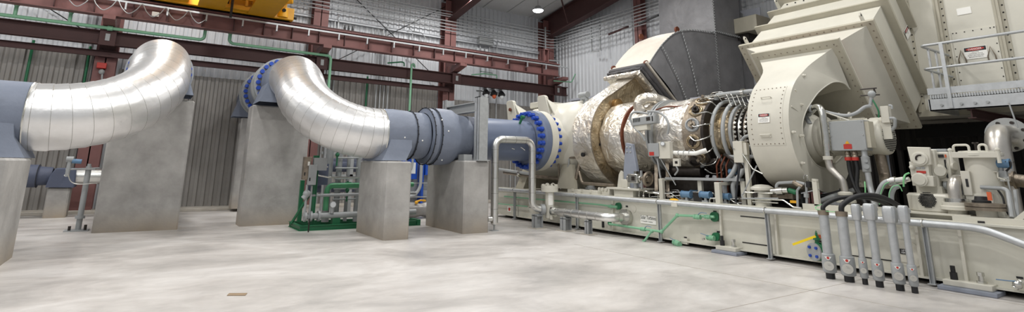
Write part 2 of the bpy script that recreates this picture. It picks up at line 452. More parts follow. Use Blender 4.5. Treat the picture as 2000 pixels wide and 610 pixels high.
# festoon cable
pts = []
for k in range(6):
    x = -2.75+.66*k; pts += [(x, 19.9, 6.64), (x+.14, 19.9, 6.42), (x+.33, 19.9, 6.27), (x+.52, 19.9, 6.42)]
g = G().tube(catmull(pts, 5), .014, 6); single('festoon_cable', g, GREYST, 'grey cable looping along the crane beam above the left elbow', 'cable')
g = G().box((14.75, 20.15, 6.82), (15.1, 20.5, 7.35)); 
r = thing('end_stop', 'dark red end stop standing on the far end of the crane beam', 'buffer', (16.2, 20.3, 6.82))
part('post', G().box((16.05, 20.12, 6.82), (16.09, 20.48, 7.45)).box((16.31, 20.12, 6.82), (16.35, 20.48, 7.45)).box((16.05, 20.28, 6.82), (16.35, 20.32, 7.45)), PRIMER, r)
part('cap', G().box((16.02, 20.1, 7.45), (16.38, 20.5, 7.48)), PRIMER, r)

# ---- lower red beam
r = thing('wall_beam', 'lower dark red wall beam running under the crane beam', 'beam', (3, 20.85, 5.3))
for i, (x0, x1) in enumerate(((-14, -1.6), (-1.56, 5.3), (5.34, 11.38), (11.42, 18.1))):
    part('beam_length', G().ibeam((x0, 20.85, 5.56), (x1, 20.85, 5.56), .28, .45, .03), PRIMERD, r)
part('rear_angle', G().box((-14, 21.15, 5.0), (11.3, 21.25, 5.18)).box((-14, 21.15, 5.16), (11.3, 21.38, 5.2)), PRIMERD, r)
for x in colx:
    part('end_plate', G().box((x-.22, 20.66, 5.3), (x+.22, 20.695, 5.8)), PRIMERD, r)
    part('column_clip', G().box((x-.06, 20.64, 5.45), (x+.06, 20.66, 5.68)), GREYST, r, 'pale grey clip plate')
# ---- green pipes on the beam
r = thing('green_pipe', 'pale green pipe running along the lower beam above the left elbow', 'pipe', (-2, 20.75, 5.84))
part('run', G().tube([(-14, 20.57, 5.85), (1.15, 20.57, 5.85), (1.15, 20.57, 6.2)], .055, 12, .15), GREEN, r)
for x in (-3.9, -2.6):
    part('branch', G().cyl((x, 20.57, 5.85), (x, 20.57, 6.22), .05).sph((x, 20.57, 6.22), .075), GREEN, r)
part('coupling', G().cyl((-1.62, 20.57, 5.85), (-1.48, 20.57, 5.85), .08), GREEN, r)
r = thing('green_pipe', 'pale green pipe along the lower beam dropping beside the right elbow', 'pipe', (3.8, 20.57, 5.84))
part('run', G().tube([(1.95, 20.57, 6.25), (1.95, 20.57, 5.85), (5.62, 20.57, 5.85), (5.62, 20.57, 3.2)], .055, 12, .15), GREEN, r)
part('branch', G().sph((1.95, 20.57, 6.22), .08).cyl((1.95, 20.57, 5.95), (1.95, 20.57, 6.22), .06), GREEN, r)
r = thing('green_riser', 'thin green vertical pipe hanging from the lower beam behind the grey valve', 'pipe', (9.1, 20.7, 3.5))
part('riser', G().tube([(9.1, 20.57, 3.2), (9.1, 20.57, 5.9), (9.22, 20.62, 5.98), (9.3, 20.7, 5.84)], .045, 10, .08), GREEN, r)
for x, lb in ((-3.55, 'dark green vertical wall pipe at the far left edge'), (-1.98-.1, 'dark green vertical wall pipe left of the first column'), (7.6, 'dark green vertical wall pipe behind the right elbow end')):
    single('wall_pipe', G().cyl((x, 21.8, 2.2), (x, 21.8, 5.4), .04), GREEND, lb, 'pipe')
r = thing('green_valve_branch', 'small green valve branch on the lower beam near the third column', 'valve', (12.6, 20.7, 5.8))
part('pipe', G().tube([(12.2, 20.7, 5.82), (12.9, 20.7, 5.95), (13.6, 20.7, 5.95), (13.6, 20.7, 5.8)], .03, 8, .05), GREEN, r)
part('lever', G().bar((12.6, 20.6, 6.02), (13.3, 20.6, 6.0), .03, .02), GREEND, r)
single('green_hook_pipe', G().tube([(8.0, 20.57, 5.85), (8.6, 20.57, 5.97), (8.75, 20.57, 5.97), (8.75, 20.57, 5.8)], .03, 8, .08), GREEND, 'small dark green hooked pipe on the lower beam left of the riser', 'pipe')
single('green_stub_pipe', G().tube([(16.8, 20.3, 5.95), (17.5, 20.3, 5.98), (18.0, 20.3, 6.0), (18.0, 20.0, 6.4)], .03, 8, .08), GREEN, 'thin green pipe behind the far end of the lower beam', 'pipe')

# ---- conduits along both walls
zs = [8.86, 8.70, 8.54, 8.38, 8.22, 8.06, 7.90]
names = ['topmost', 'second from the top', 'third from the top', 'fourth from the top', 'fifth from the top', 'sixth from the top', 'lowest']
for i, z in enumerate(zs):
    xs = 11.6 if i < 3 else (3.2 if i > 4 else 3.2)
    zz = z if i < 3 else z
    d = .015*i
    pts = [(xs, 21.3-d, zz), (17.72-d, 21.3-d, zz), (17.72-d, 8.0, zz)]
    single('wall_conduit', G().tube(pts, .026, 8, .45), GALV, '%s of seven long conduits bending round the wall corner' % names[i], 'conduit', 'long wall conduits')
for i, (z, x0, x1) in enumerate(((8.72, 5.0, 11.6), (8.62, 5.0, 11.6), (8.86, 5.6, 11.6))):
    single('wall_conduit', G().tube([(x0, 21.28, z), (x1, 21.28, z)], .022, 8), GALV, '%s of three thin upper conduits between the second and third columns' % ('middle', 'lowest', 'topmost')[i], 'conduit', 'upper wall conduits')
for i, (z, x0, x1) in enumerate(((8.30, 13.2, 16.0), (8.16, 13.4, 15.6))):
    single('wall_conduit', G().tube([(x0, 21.05, z-.25), (x1, 21.05, z-.25)], .02, 8), GALV, '%s short conduit in front of the long ones right of the third column' % ('upper', 'lower')[i], 'conduit')
# strut hangers for the conduits
for i, (x, y) in enumerate(((17.66, 20.6), (17.72, 18.6), (17.72, 18.0))):
    g = G()
    if i == 0: g.bar((17.0, 21.2, 9.0), (17.0, 21.2, 7.2), .07, .05).bar((17.0, 21.2, 7.2), (17.75, 21.0, 7.2), .07, .05)
    else: g.bar((17.85, y, 9.1), (17.85, y, 7.3), .05, .05).bar((17.85, y, 7.3), (17.85, y-.45 if i == 1 else y-.05, 7.25), .05, .05)
    single('strut_hanger', g, GREYST, ('grey strut hanger holding the conduits on the corner column', 'left grey strut hanger on the back wall', 'right grey strut hanger on the back wall')[i], 'bracket')
# arms from the wall column
single('strut_channel', G().bar((17.8, 16.1, 8.05), (17.3, 16.9, 7.75), .08, .08), PRIMERD, 'dark strut arm left of the back wall column', 'bracket')
single('strut_channel', G().bar((17.7, 15.4, 8.0), (17.3, 14.0, 8.0), .07, .07), BLACK, 'black strut arm with a pale tip right of the back wall column', 'bracket')
# vertical conduits and braces on the left wall
vx = [(5.85, 4.6), (6.0, 4.7), (6.15, 4.7), (8.02, 5.1), (8.2, 5.2), (8.38, 5.2), (8.56, 5.2), (9.6, 5.2), (13.3, 4.5), (13.6, 4.5), (13.85, 4.5), (14.3, 4.5), (15.2, 4.5), (15.5, 4.6)]
for i, (x, z) in enumerate(vx):
    single('vertical_conduit', G().cyl((x, 21.78, .1), (x, 21.78, 7.4+.25*(i % 3)), .03, n=8), GALV,
           '%s vertical wall conduit %s' % (('first', 'second', 'third', 'first', 'second', 'third', 'fourth', 'fifth', 'first', 'second', 'third', 'fourth', 'fifth', 'sixth')[i],
            'counting rightwards from the second steel column' if i < 3 else ('of the five left of the green riser' if i < 8 else 'counting rightwards from the third steel column')), 'conduit', 'vertical wall conduits')
def brace(p, q, lb): single('cross_brace', G().cyl(p, q, .018, n=6), DARK, lb, 'brace')
brace((5.7, 21.7, 9.6), (11.2, 21.7, 5.4), 'thin dark brace rod falling to the right on the left wall')
brace((5.7, 21.7, 5.6), (11.2, 21.7, 9.2), 'thin dark brace rod rising to the right on the left wall')
brace((-8, 21.7, 9.2), (-1.8, 21.7, 5.6), 'thin dark brace rod in the bay left of the first column')
# small wall fittings
single('conduit_loop', G().tube(catmull([(9.3, 21.7, 8.1), (9.5, 21.7, 7.75), (10.0, 21.7, 7.7), (10.25, 21.7, 7.4), (10.2, 21.7, 6.95)], 6), .022, 8), GALV, 'curving grey flexible conduit on the left wall', 'conduit')
for x0, n, lb in ((6.35, 3, 'right of the second column'), (7.55, 5, 'left of the crossing braces')):
    for k in range(n):
        single('beam_fitting', G().cyl((x0+.17*k, 21.5, 6.9), (x0+.17*k, 21.5, 7.35), .05, n=8).cyl((x0+.17*k, 21.5, 7.35), (x0+.17*k, 21.5, 7.45), .028, n=8), BLACK if n == 3 else GREYST,
               '%s small upright fitting behind the crane rail %s' % (('first', 'second', 'third', 'fourth', 'fifth')[k], lb), 'fitting', 'fittings behind the crane rail')
r = thing('junction_box', 'grey wall junction box cluster under the conduits right of the third column', 'junction box', (13.4, 21.6, 7.2))
part('box', G().box((13.1, 21.5, 7.6), (13.9, 21.75, 8.0)), GREYST, r, bev=.02)
for k in range(3): part('fitting', G().box((12.9+.25*k, 21.45, 7.0), (13.05+.25*k, 21.6, 7.35)), GALV, r)
# emergency lamp cluster
r = thing('horn_cluster', 'cluster of three black warning horns on a bracket on the left wall', 'horn', (13.7, 21.3, 5.0))
part('bracket', G().bar((12.9, 21.4, 5.22), (14.5, 21.4, 5.22), .05, .05).bar((13.1, 21.7, 5.22), (13.1, 21.3, 5.22), .05, .05), GALV, r)
for k in range(3):
    x = 13.3+.45*k
    hh = part('horn', G().lathe((x, 21.2, 5.26), (0, -.25, -1), [(0, .10), (.14, .17), (.2, .19), (.24, .15)], 14), BLACK, r)
    part('lens', G().lathe((x, 21.14, 5.02), (0, -.25, -1), [(0, .11), (.12, .08), (.16, .02)], 12), (ORANGE if k == 1 else GLASS), hh, 'amber lens' if k == 1 else None)
    part('back_box', G().box((x-.1, 21.25, 5.28), (x+.1, 21.4, 5.5)), GALV, r)

# ---- ceiling lamps
LAMPS = [(14.8, 19.0, 8.95)]
r = thing('high_bay_lamp', 'round glowing white lamp hanging from the ceiling', 'lamp', (14.8, 19.0, 8.9))
part('cord', G().cyl((14.8, 19, 9.2), (14.8, 19, roofz(19)), .012, n=6), GREYST, r)
part('housing', G().lathe((14.8, 19, 9.24), (0, 0, -1), [(0, .05), (.04, .12), (.18, .2), (.24, .26)], 24), GREYST, r)
part('lens', G().sph((14.8, 19, 8.99), .25, 16, (1, 1, .35)), LAMPG, r)

# ---- bridge crane
r = thing('bridge_crane', 'yellow bridge crane standing on the upper red beam', 'crane', (2.0, 20.2, 6.8))
DZ = -.07
_k = set(o.name for o in COL.objects)
part('end_truck', G().box((-.9, 19.95, 6.96), (3.95, 20.26, 7.42)), YEL, r, bev=.02)
part('rail_shade_strip', G().box((-.6, 20.1, 6.96), (3.85, 20.45, 6.99)), DARK, r)  # dark strip stands in for the shade between truck and rail
part('girder', G().box((2.45, 15.5, 6.99), (3.15, 19.9, 8.1)).box((2.35, 15.5, 6.95), (3.25, 19.93, 6.99)), YEL, r)
part('girder', G().box((.88, 15.5, 6.99), (1.5, 19.9, 8.1)).box((.78, 15.5, 6.95), (1.6, 19.93, 6.99)), YEL, r)
part('cross_tie', G().box((1.5, 19.6, 6.97), (2.45, 19.8, 7.12)), YEL, r)
part('cross_tie', G().box((1.5, 19.6, 7.35), (2.45, 19.75, 7.45)), YEL, r)
part('web_post', G().box((2.22, 19.6, 7.1), (2.30, 19.75, 8.0)), YEL, r)
part('web_post', G().box((1.62, 19.6, 7.1), (1.70, 19.75, 8.0)), DARK, r)
part('hanging_strap', G().box((1.75, 19.45, 6.6), (1.83, 19.5, 7.4)), BLACK, r)
m = part('travel_motor', G().lathe((3.55, 20.0, 7.02), (0, 0, 1), [(0, .2), (.35, .17), (.37, .13), (.6, .13), (.62, .16), (.7, .16)], 16).cyl((3.45, 19.85, 7.62), (3.8, 19.7, 7.66), .13, n=14).cyl((3.2, 19.95, 7.5), (3.4, 19.95, 7.6), .1, n=12).cyl((3.5, 19.9, 7.65), (3.35, 19.85, 7.85), .09, n=12), YEL, r)
part('motor_cap', G().cyl((3.55, 19.79, 7.25), (3.55, 19.76, 7.25), .07, n=12), DARK, m)
part('warning_beacon', G().lathe((2.98, 20.0, 7.62), (0, 0, -1), [(0, .05), (.05, .09), (.12, .09), (.13, .07), (.3, .07), (.32, .03)], 12), RED, r, 'red beacon with a pale cap')
part('data_plate', G().box((2.72, 20.035, 7.15), (2.98, 20.05, 7.33)), WHITE, r)
part('buffer', G().cyl((3.95, 20.3, 7.15), (4.12, 20.3, 7.15), .05), BLACK, r)
for o in COL.objects:
    if o.name not in _k and o.parent == r: o.location.z += DZ
g = G().box((-.55, 19.6, 6.95), (.5, 19.93, 7.3)).cyl((-.7, 19.75, 6.98), (-.7, 19.75, 7.4), .15, n=12); 
single('crane_hoist_motor', g, YEL, 'yellow drive block at the top edge left of the crane girders', 'crane')

# ================================================================== LIGHTS
def lamp(x, y, z, p, size=.6, col=(1, .985, .96), rot=None):
    l = bpy.data.lights.new('bay_light', 'AREA'); l.shape = 'DISK'; l.size = size; l.energy = p; l.color = col
    o = bpy.data.objects.new('bay_light', l); COL.objects.link(o); o.location = (x, y, z)
    if rot: o.rotation_euler = rot
    return o
for x in (-6, 0, 5.5, 11, 16):
    for y in (1.5, 7.5, 13.5, 19):
        if (x, y) in ((16, 1.5), (16, 7.5)): continue
        lamp(x, y, 8.95 if y > 13 else 9.6, 75 if x > 15 else 212)
w = bpy.data.worlds.new('hall_ambient'); SC.world = w; w.use_nodes = True
bg = w.node_tree.nodes['Background']; bg.inputs[0].default_value = (.95, .97, 1, 1); bg.inputs[1].default_value = .40
SC.view_settings.view_transform = 'Standard'; SC.view_settings.look = 'None'; SC.view_settings.exposure = 0
# ================================================================== PEDESTALS
def pedestal(a, b, label):
    g = G(); c = .035; (x0, y0, z0), (x1, y1, z1) = a, b
    poly = lambda k, z: [(x0+k, y0, z), (x1-k, y0, z), (x1, y0+k, z), (x1, y1-k, z), (x1-k, y1, z), (x0+k, y1, z), (x0, y1-k, z), (x0, y0+k, z)]
    top = [(x0+2*c, y0+c, z1), (x1-2*c, y0+c, z1), (x1-c, y0+2*c, z1), (x1-c, y1-2*c, z1), (x1-2*c, y1-c, z1), (x0+2*c, y1-c, z1), (x0+c, y1-2*c, z1), (x0+c, y0+2*c, z1)]
    g.loft([poly(c, z0), poly(c, z1-c), top], True, True, True)
    return single('concrete_pedestal', g, CONC, label, 'pedestal', ang=20)
pedestal((-2.7, 10.6, 0), (-1.72, 12.45, 1.66), 'concrete pedestal at the left edge under the grey pipe end, cut by the frame')
pedestal((-.86, 15.6, 0), (.86, 16.3, 3.2), 'tall wide concrete pedestal under the upper end of the left silver elbow')
pedestal((2.26, 15.68, 0), (3.85, 16.35, 3.22), 'tall concrete pedestal under the upper end of the right silver elbow')
pedestal((2.62, 20.35, .1), (4.2, 21.0, 3.2), 'concrete pedestal against the wall behind the right elbow, under the second blue-bolted flange')
pedestal((4.64, 11.55, 0), (5.25, 13.42, 1.735), 'short concrete pedestal under the lower end of the right silver elbow')
pedestal((6.82, 11.80, 0), (7.57, 13.95, 1.79), 'short concrete pedestal carrying the galvanised post frame')
pedestal((-2.3, 20.05, 0), (-1.78, 20.7, .86), 'small low concrete pedestal at the back left under the navy pipe blanket')

# ================================================================== MAIN GAS PIPES
PZ = 2.42; PY = 12.8
def elbow_path(x0, sx, n, RB, PH):
    nrm = V(0, math.cos(PH), math.sin(PH))
    a = arcpts((x0, PY, PZ), (sx, 0, 0), nrm, RB, PI/2, n)
    b = arcpts(a[-1], nrm, (0, math.sin(PH), -math.cos(PH)), RB, PH, 8)
    return a, b
def elbow(x0, sx, lead, RB, deg, label):
    PH = math.radians(deg); a, b = elbow_path(x0, sx, 12, RB, PH)
    P = [V(x0-sx*lead, PY, PZ)]+a+b[1:]
    fine = []; rad = []; r = .625
    seam = G()
    for i in range(len(P)):
        t = (P[min(i+1, len(P)-1)]-P[max(i-1, 0)]).normalized()
        fine += [P[i]-t*.004, P[i]+t*.004] if 0 < i < len(P)-1 else [P[i]]
        rad += [r+.010, r-.004] if 0 < i < len(P)-1 else [r]
        if 0 < i < len(P)-1: seam.torus(P[i]+t*.006, t, r+.001, .0038, 48, 5)
    root = thing('pipe_elbow', label, 'pipe elbow', (P[0].x, P[0].y, PZ-.62))
    part('cladding', G().tube(fine, rad, 56), CLAD, root, ang=50)
    part('seam_beads', seam, CLADS, root)
    g = G().torus(P[0], (1, 0, 0), r+.004, .016, 48, 6); part('end_band', g, STEEL, root)
    long_ = [q+V(0, 0, 0) for q in P[1:]]
    return root, P
e1, P1 = elbow(-1.86, 1, .06, 1.86, 39, 'large silver metal-clad pipe elbow on the left, bending up away from the camera')
e2, P2 = elbow(4.78, -1, .10, 1.65, 42, 'large silver metal-clad pipe elbow in the middle, dropping to the grey pipe')
part('dent_patch', G().sph(P1[9]+V(.35, -.42, -.2), .03, 10), CLADS, e1)

# left inlet run, leaving the frame
r = thing('insulated_pipe', 'blue-grey insulated pipe at the left edge joining the left silver elbow', 'pipe', (-3, PY, 1.7))
part('blanket', G().lathe((-5.5, PY, PZ), (1, 0, 0), [(0, .60)]+[(.2*k, .615+.02*min(1, k/12)) for k in range(1, 18)]+[(3.56, .635), (3.57, .60)], 48, False).jit(.018, 2.2), FOAM, r)
part('saddle_skirt', G().loft([[(-3.0, PY-.60, PZ), (-3.0, PY+.60, PZ), (-2.05, PY+.60, PZ), (-2.05, PY-.60, PZ)],
                              [(-3.0, PY-.63, PZ-.40), (-3.0, PY+.63, PZ-.40), (-1.98, PY+.63, PZ-.40), (-1.98, PY-.63, PZ-.40)],
                              [(-3.0, PY-.80, 1.67), (-3.0, PY+.3, 1.67), (-1.76, PY+.3, 1.67), (-1.76, PY-.80, 1.67)]], True, False, False), FOAM, r)

# upper runs behind the elbows
def upper_run(P, xw, label, flange_label):
    c = P[-1]; z = c.z; x = c.x
    root = thing('flanged_pipe', label, 'pipe', (x, c.y+1, z-.62))
    part('saddle_blanket', G().lathe((x, c.y-.03, z), (0, 1, 0), [(0, .61), (.05, .64), (1.1, .64), (1.2, .6)], 44, False).jit(.015, 2.5), FOAM, root)
    part('saddle_skirt', G().loft([[(x-.60, c.y+.1, z-.1), (x+.6, c.y+.1, z-.1), (x+.6, c.y+1.05, z-.1), (x-.6, c.y+1.05, z-.1)],
                                  [(x-.80, c.y+.02, z-.68), (x+.80, c.y+.02, z-.68), (x+.8, c.y+1.05, z-.68), (x-.8, c.y+1.05, z-.68)]], True), FOAM, root)
    part('pipe', G().cyl((x, c.y+1.1, z), (x, 21.9, z), .56, n=40), PIPEGR, root)
    fl = []
    for y in (c.y+1.25, c.y+1.75, c.y+3.6, c.y+4.1):
        f = part('flange', G().lathe((x, y, z), (0, 1, 0), [(0, .60), (0, .80), (.14, .80), (.14, .60)], 44), GREYST, root); fl.append((f, y))
    for f, y in fl:
        for s in ((-.10,) if y in (fl[0][1], fl[2][1]) else (.14,)):
            for k in range(26):
                a = 2*PI*k/26; p = V(x+.70*math.cos(a), y+s, z+.70*math.sin(a))
                g = G().cyl(p, p+V(0, .10, 0), .062, n=8); part('bolt', g, BLUE, f)
    part('valve_body', G().lathe((x, c.y+1.89, z), (0, 1, 0), [(0, .60), (.2, .66), (1.5, .66), (1.71, .60)], 36, False), FOAM, root)
    part('rear_skirt', G().loft([[(x-.6, 20.4, z-.05), (x+.6, 20.4, z-.05), (x+.6, 20.95, z-.05), (x-.6, 20.95, z-.05)],
                               [(x-.8, 20.36, z-.72), (x+.8, 20.36, z-.72), (x+.8, 20.98, z-.72), (x-.8, 20.98, z-.72)]], True), FOAM, root)
    return root
upper_run(P1, -.1, 'grey flanged pipe with blue bolts hidden behind the left silver elbow', '')
upper_run(P2, 3.0, 'grey flanged pipe with two rings of blue bolts behind the right silver elbow', '')

# grey run between the right elbow and the compressor
r = thing('insulated_valve_run', 'blue-grey insulated pipe run with a bulging valve blanket between two pedestals', 'pipe', (5.9, PY, 1.75))
b = part('saddle_blanket', G().lathe((4.86, PY, PZ), (1, 0, 0), [(0, .60), (.02, .64), (.3, .64), (.70, .63), (.80, .60)], 48, False).jit(.015, 3), FOAM, r)
part('saddle_skirt', G().loft([[(5.0, PY-.60, PZ+.05), (5.0, PY+.6, PZ+.05), (5.5, PY+.6, PZ+.05), (5.5, PY-.6, PZ+.05)],
                              [(4.88, PY-.63, PZ-.35), (4.88, PY+.63, PZ-.35), (5.5, PY+.63, PZ-.35), (5.5, PY-.63, PZ-.35)],
                              [(4.68, PY-.80, 1.75), (4.68, PY+.7, 1.75), (5.28, PY+.7, 1.75), (5.28, PY-.80, 1.75)]], True).jit(.012, 3), FOAM, r)
part('spool_blanket', G().lathe((5.649, PY, PZ), (1, 0, 0), [(0, .585), (.04, .61), (.38, .60), (.42, .58)], 48, False).jit(.012, 3), FOAM, r)
v = part('valve_blanket', G().lathe((6.076, PY, PZ), (1, 0, 0), [(0, .60), (.02, .72), (.16, .735), (.18, .70), (.22, .70), (.24, .755), (.55, .76), (.72, .74), (.85, .66), (1.05, .61), (1.25, .60)], 56, False).jit(.014, 2.6), FOAM, r)
g = G()
for x, rr in ((5.665, .622), (6.10, .745), (6.30, .745)):
    g.torus((x, PY, PZ), (1, 0, 0), rr, .014, 56, 6)
    for k in range(40):
        a = 2*PI*k/40; g.sph((x+.012*(-1)**k, PY+(rr+.01)*math.cos(a), PZ+(rr+.01)*math.sin(a)), .017, 6)
part('laced_seam', g, STITCH, v)
g = G()
for x, a, rr in ((5.3, 3.3, .63), (5.3, 4.0, .65), (6.45, 3.0, .765), (6.45, 4.1, .765), (5.8, 3.4, .61), (6.95, 3.4, .62), (6.3, 2.6, .765)):
    g.sph((x, PY+rr*math.cos(a), PZ+rr*math.sin(a)), .022, 8)
many('button_stud', g, WHITE, v)
part('pipe', G().lathe((7.315, PY, PZ), (1, 0, 0), [(0, .595), (2.1, .595)], 56, False), PIPEGR, r)
part('pipe_shade_band', G().lathe((7.315, PY, PZ), (1, 0, 0), [(0, .595), (.0, .603), (.17, .603), (.17, .595)], 56, False), FOAMD, r)  # dark band, the shade at the pipe's start put into its colour
part('relief_tap', G().cyl((9.0, PY-.35, PZ+.46), (9.0, PY-.48, PZ+.62), .035, n=10).cyl((8.95, PY-.5, PZ+.65), (9.06, PY-.5, PZ+.65), .05, n=8), GREEND, r)
part('white_ties', G().tube([(8.9, PY-.555, PZ-.22), (8.98, PY-.56, PZ-.26), (9.05, PY-.55, PZ-.30)], .012, 5).tube([(8.6, PY-.54, PZ-.26), (8.7, PY-.53, PZ-.28)], .01, 5), WHITE, r)
f = part('flange', G().lathe((9.449, PY, PZ+.02), (1, 0, 0), [(0, .60), (.06, .72), (.16, .90), (.34, .90), (.34, .6)], 56), PIPEGR, r)
def hexbolt(p, d, rad, ln): return G().cyl(p, V(*p)+V(*d)*ln*.55, rad, n=6).cyl(V(*p)+V(*d)*ln*.5, V(*p)+V(*d)*ln, rad*.72, n=10)
for k in range(24):
    a = 2*PI*(k+.5)/24; p = (9.56, PY+.79*math.cos(a), PZ+.02+.79*math.sin(a))
    part('bolt', hexbolt(p, (-1, 0, 0), .075, .19), BLUE, f)

# post frame on the pedestal
r = thing('pipe_guide', 'galvanised post frame straddling the grey pipe on its pedestal', 'frame', (7.35, 12.2, 1.79))
def hpost(x, y, z0, z1, w):
    g = G(); t = .022
    g.box((x-w/2, y-w/2, z0), (x-w/2+t, y+w/2, z1)).box((x+w/2-t, y-w/2, z0), (x+w/2, y+w/2, z1)).box((x-w/2, y-t/2, z0), (x+w/2, y+t/2, z1))
    return g
g = hpost(7.33, 11.88, 1.79, 3.47, .26).box((7.16, 11.72, 1.79), (7.52, 12.0, 1.82)).box((7.2, 11.75, 3.45), (7.46, 12.01, 3.47)); g.box((7.2, 11.745, 1.82), (7.46, 11.765, 3.45))
part('post', g, GALV, r)
part('post', hpost(7.33, 13.75, 1.79, 3.55, .26), GALV, r)
part('crossbeam', G().ibeam((7.30, 11.9, 3.22), (7.30, 13.8, 3.22), .2, .26, .025), GREYST, r)
part('shim_block', G().box((6.9, 12.0, 1.79), (7.15, 12.3, 1.95)), GREYST, r)
part('anchor_bolt', G().cyl((7.5, 11.9, 1.79), (7.5, 11.9, 1.92), .02, n=8).cyl((7.5, 11.9, 1.82), (7.5, 11.9, 1.86), .04, n=6), GALV, r)

# ================================================================== COMPRESSOR
AX, AZ = 11.65, 2.5
r = thing('gas_compressor', 'cream gas compressor body with lifting lugs and a big bolted nozzle flange', 'compressor', (11.65, 13.3, .95))
part('casing', G().lathe((AX, 11.75, AZ), (0, 1, 0), [(0, .45), (.02, .62), (.08, .66), (.10, .92), (.25, 1.05), (.45, 1.24), (.7, 1.28), (2.6, 1.28), (2.9, 1.2), (3.1, .9), (3.3, .5)], 56), CREAM, r)
nz = part('inlet_nozzle', G().lathe((9.80, PY, PZ+.03), (1, 0, 0), [(0, .60), (0, .90), (.24, .90), (.26, .70), (.55, .68), (.85, .76), (1.2, .95), (1.6, 1.1)], 56), CREAM, r)
for k in range(24):
    a = 2*PI*(k+.5)/24; p = (10.02, PY+.79*math.cos(a), PZ+.03+.79*math.sin(a))
    part('bolt', hexbolt(p, (1, 0, 0), .07, .19), BLUE, nz)
def lug(y, x, lean):
    g = G(); g.prism([(x-.02, y-.30, 3.05), (x-.02, y+.34, 3.05), (x-.10, y+.36, 3.88), (x-.10, y+.30, 3.95), (x-.10, y+.02, 3.95), (x-.10, y-.06, 3.9)], (.12, 0, 0))
    g.prism([(x+.02, y-.66, 2.95), (x-.06, y-.12, 3.82), (x+.45, y-.12, 3.6), (x+.5, y-.60, 3.0)], (0, .07, 0))
    g.prism([(x+.05, y+.28, 3.2), (x+.7, y+.28, 3.6), (x+.05, y+.28, 3.93)], (0, -.06, 0)); return g
l1 = part('lifting_lug', lug(13.25, 10.65, 0), CREAM, r, bev=.015)
l2 = part('lifting_lug', lug(15.05, 10.65, 0), CREAM, r, bev=.015)
part('eye', G().cyl((10.49, 15.12, 3.62), (10.54, 15.12, 3.62), .06, n=14), RUST, l2)
part('bearing_ring', G().lathe((AX, 11.70, AZ), (0, 1, 0), [(0, .40), (0, .72), (.05, .72), (.05, .40)], 40), GREYST, r)
part('seal_pipe', G().cyl((10.85, 12.0, 2.75), (10.85, 12.0, 3.2), .03), GREYST, r)
part('top_valve', G().cyl((11.3, 12.1, 3.6), (11.3, 12.1, 3.85), .08, n=12).cyl((11.3, 12.0, 3.9), (11.3, 12.35, 3.9), .1, n=12).cyl((11.1, 12.1, 3.75), (11.6, 12.1, 3.75), .05, n=10), GREYST, r)
part('top_lid', G().box((11.0, 13.9, 3.65), (12.0, 14.6, 3.85)).cyl((11.2, 14.2, 3.85), (11.2, 14.2, 3.95), .12, n=12), CREAM, r, bev=.02)
for y in (12.3, 14.6):
    part('foot', G().prism([(10.55, y-.22, .95), (11.0, y-.22, 1.9), (12.3, y-.22, 1.9), (12.75, y-.22, .95)], (0, .44, 0)), CREAMD, r, bev=.015)
part('gusset_foot', G().prism([(10.42, 12.5, 1.05), (10.6, 12.45, 1.75), (10.6, 12.0, 1.75), (10.42, 11.7, 1.05)], (.12, 0, 0)), CREAMD, r)

# ================================================================== GAS TURBINE
r = TUR = thing('gas_turbine', 'gas turbine in crinkled foil insulation with exposed ringed compressor casing', 'turbine', (11.65, 9.0, .95))
D = V(.648, 0, .762); F = V(.762, 0, -.648)          # exhaust direction and the direction across its flange
def df(d, f, y, Dv=None, Fv=None): q = (Dv or D)*d+(Fv or F)*f; return V(q.x, y, q.z)
cF = AX*F.x+AZ*F.z; cD = AX*D.x+AZ*D.z
R0 = 1.36
out = [df(11.25, cF-.83, 0)]
pts = []
for k in range(31):
    a = math.radians(152)+math.radians(236)*k/30      # from the front tangent round the bottom to the back tangent
    ang = a
    pts.append((D*math.cos(math.radians(0))).copy())
pts = []
for k in range(33):
    th = math.radians(62)+math.radians(236)*k/32      # measured from D towards -F
    q = D*math.cos(th)-F*math.sin(th)
    pts.append(V(AX, 0, AZ)+q*R0)
outline = [df(11.28, cF-.80, 0)]+pts+[df(11.28, cF+.80, 0)]
g = G(); y0, y1 = 10.86, 11.62
a = [V(p.x, y0, p.z) for p in outline]; b = [V(p.x, y1, p.z) for p in outline]
side = G()
n = len(a)
def shell(inset):
    c = V(AX, 0, AZ)
    return [V(c.x+(p.x-c.x)*inset, p.y, c.z+(p.z-c.z)*inset) for p in a]
def resub(P, k=3):
    o = []
    for i in range(len(P)):
        for j in range(k): o.append(P[i].lerp(P[(i+1) % len(P)], j/k))
    return o
ring = resub(outline, 2)
rings = [[V(p.x, y0+(y1-y0)*t, p.z) for p in ring] for t in (0, .15, .35, .55, .75, .95, 1)]
g.loft(rings, True, False, True).jit(.035, 2.6)
col_ = part('exhaust_collector', g, FOIL, r, ang=50)
inner = [V(AX, 0, AZ)+(V(p.x, 0, p.z)-V(AX, 0, AZ)).normalized()*1.0 for p in ring]
mid = [p.lerp(q, .5) for p, q in zip(ring, inner)]
g = G().loft([[V(p.x, y0, p.z) for p in ring], [V(p.x, y0-.02, p.z) for p in mid], [V(p.x, y0, p.z) for p in inner]]).jit(.02, 2.2)
part('front_cover', g, FOILB, col_, 'brownish tarnished front face')
part('edge_strap', G().tube([V(p.x, y0-.01, p.z) for p in ring[:-3]], .014, 6), TARN, col_)
g = G()
for (x, y) in ((10.28, 10.98), (10.29, 11.3)):
    pass
part('port_cover', G().lathe((11.33,10.72,3.464), (0, 1, 0), [(0, .01), (0, .15), (.02, .18), (.14, .19)], 28), GOLD, col_, 'round golden port cover')
many('drain_hole', G().cyl((10.62, 10.845, 2.30), (10.62, 10.9, 2.30), .035, n=12).cyl((10.28, 11.2, 2.02), (10.34, 11.2, 2.02), .06, n=10), DARK, col_)
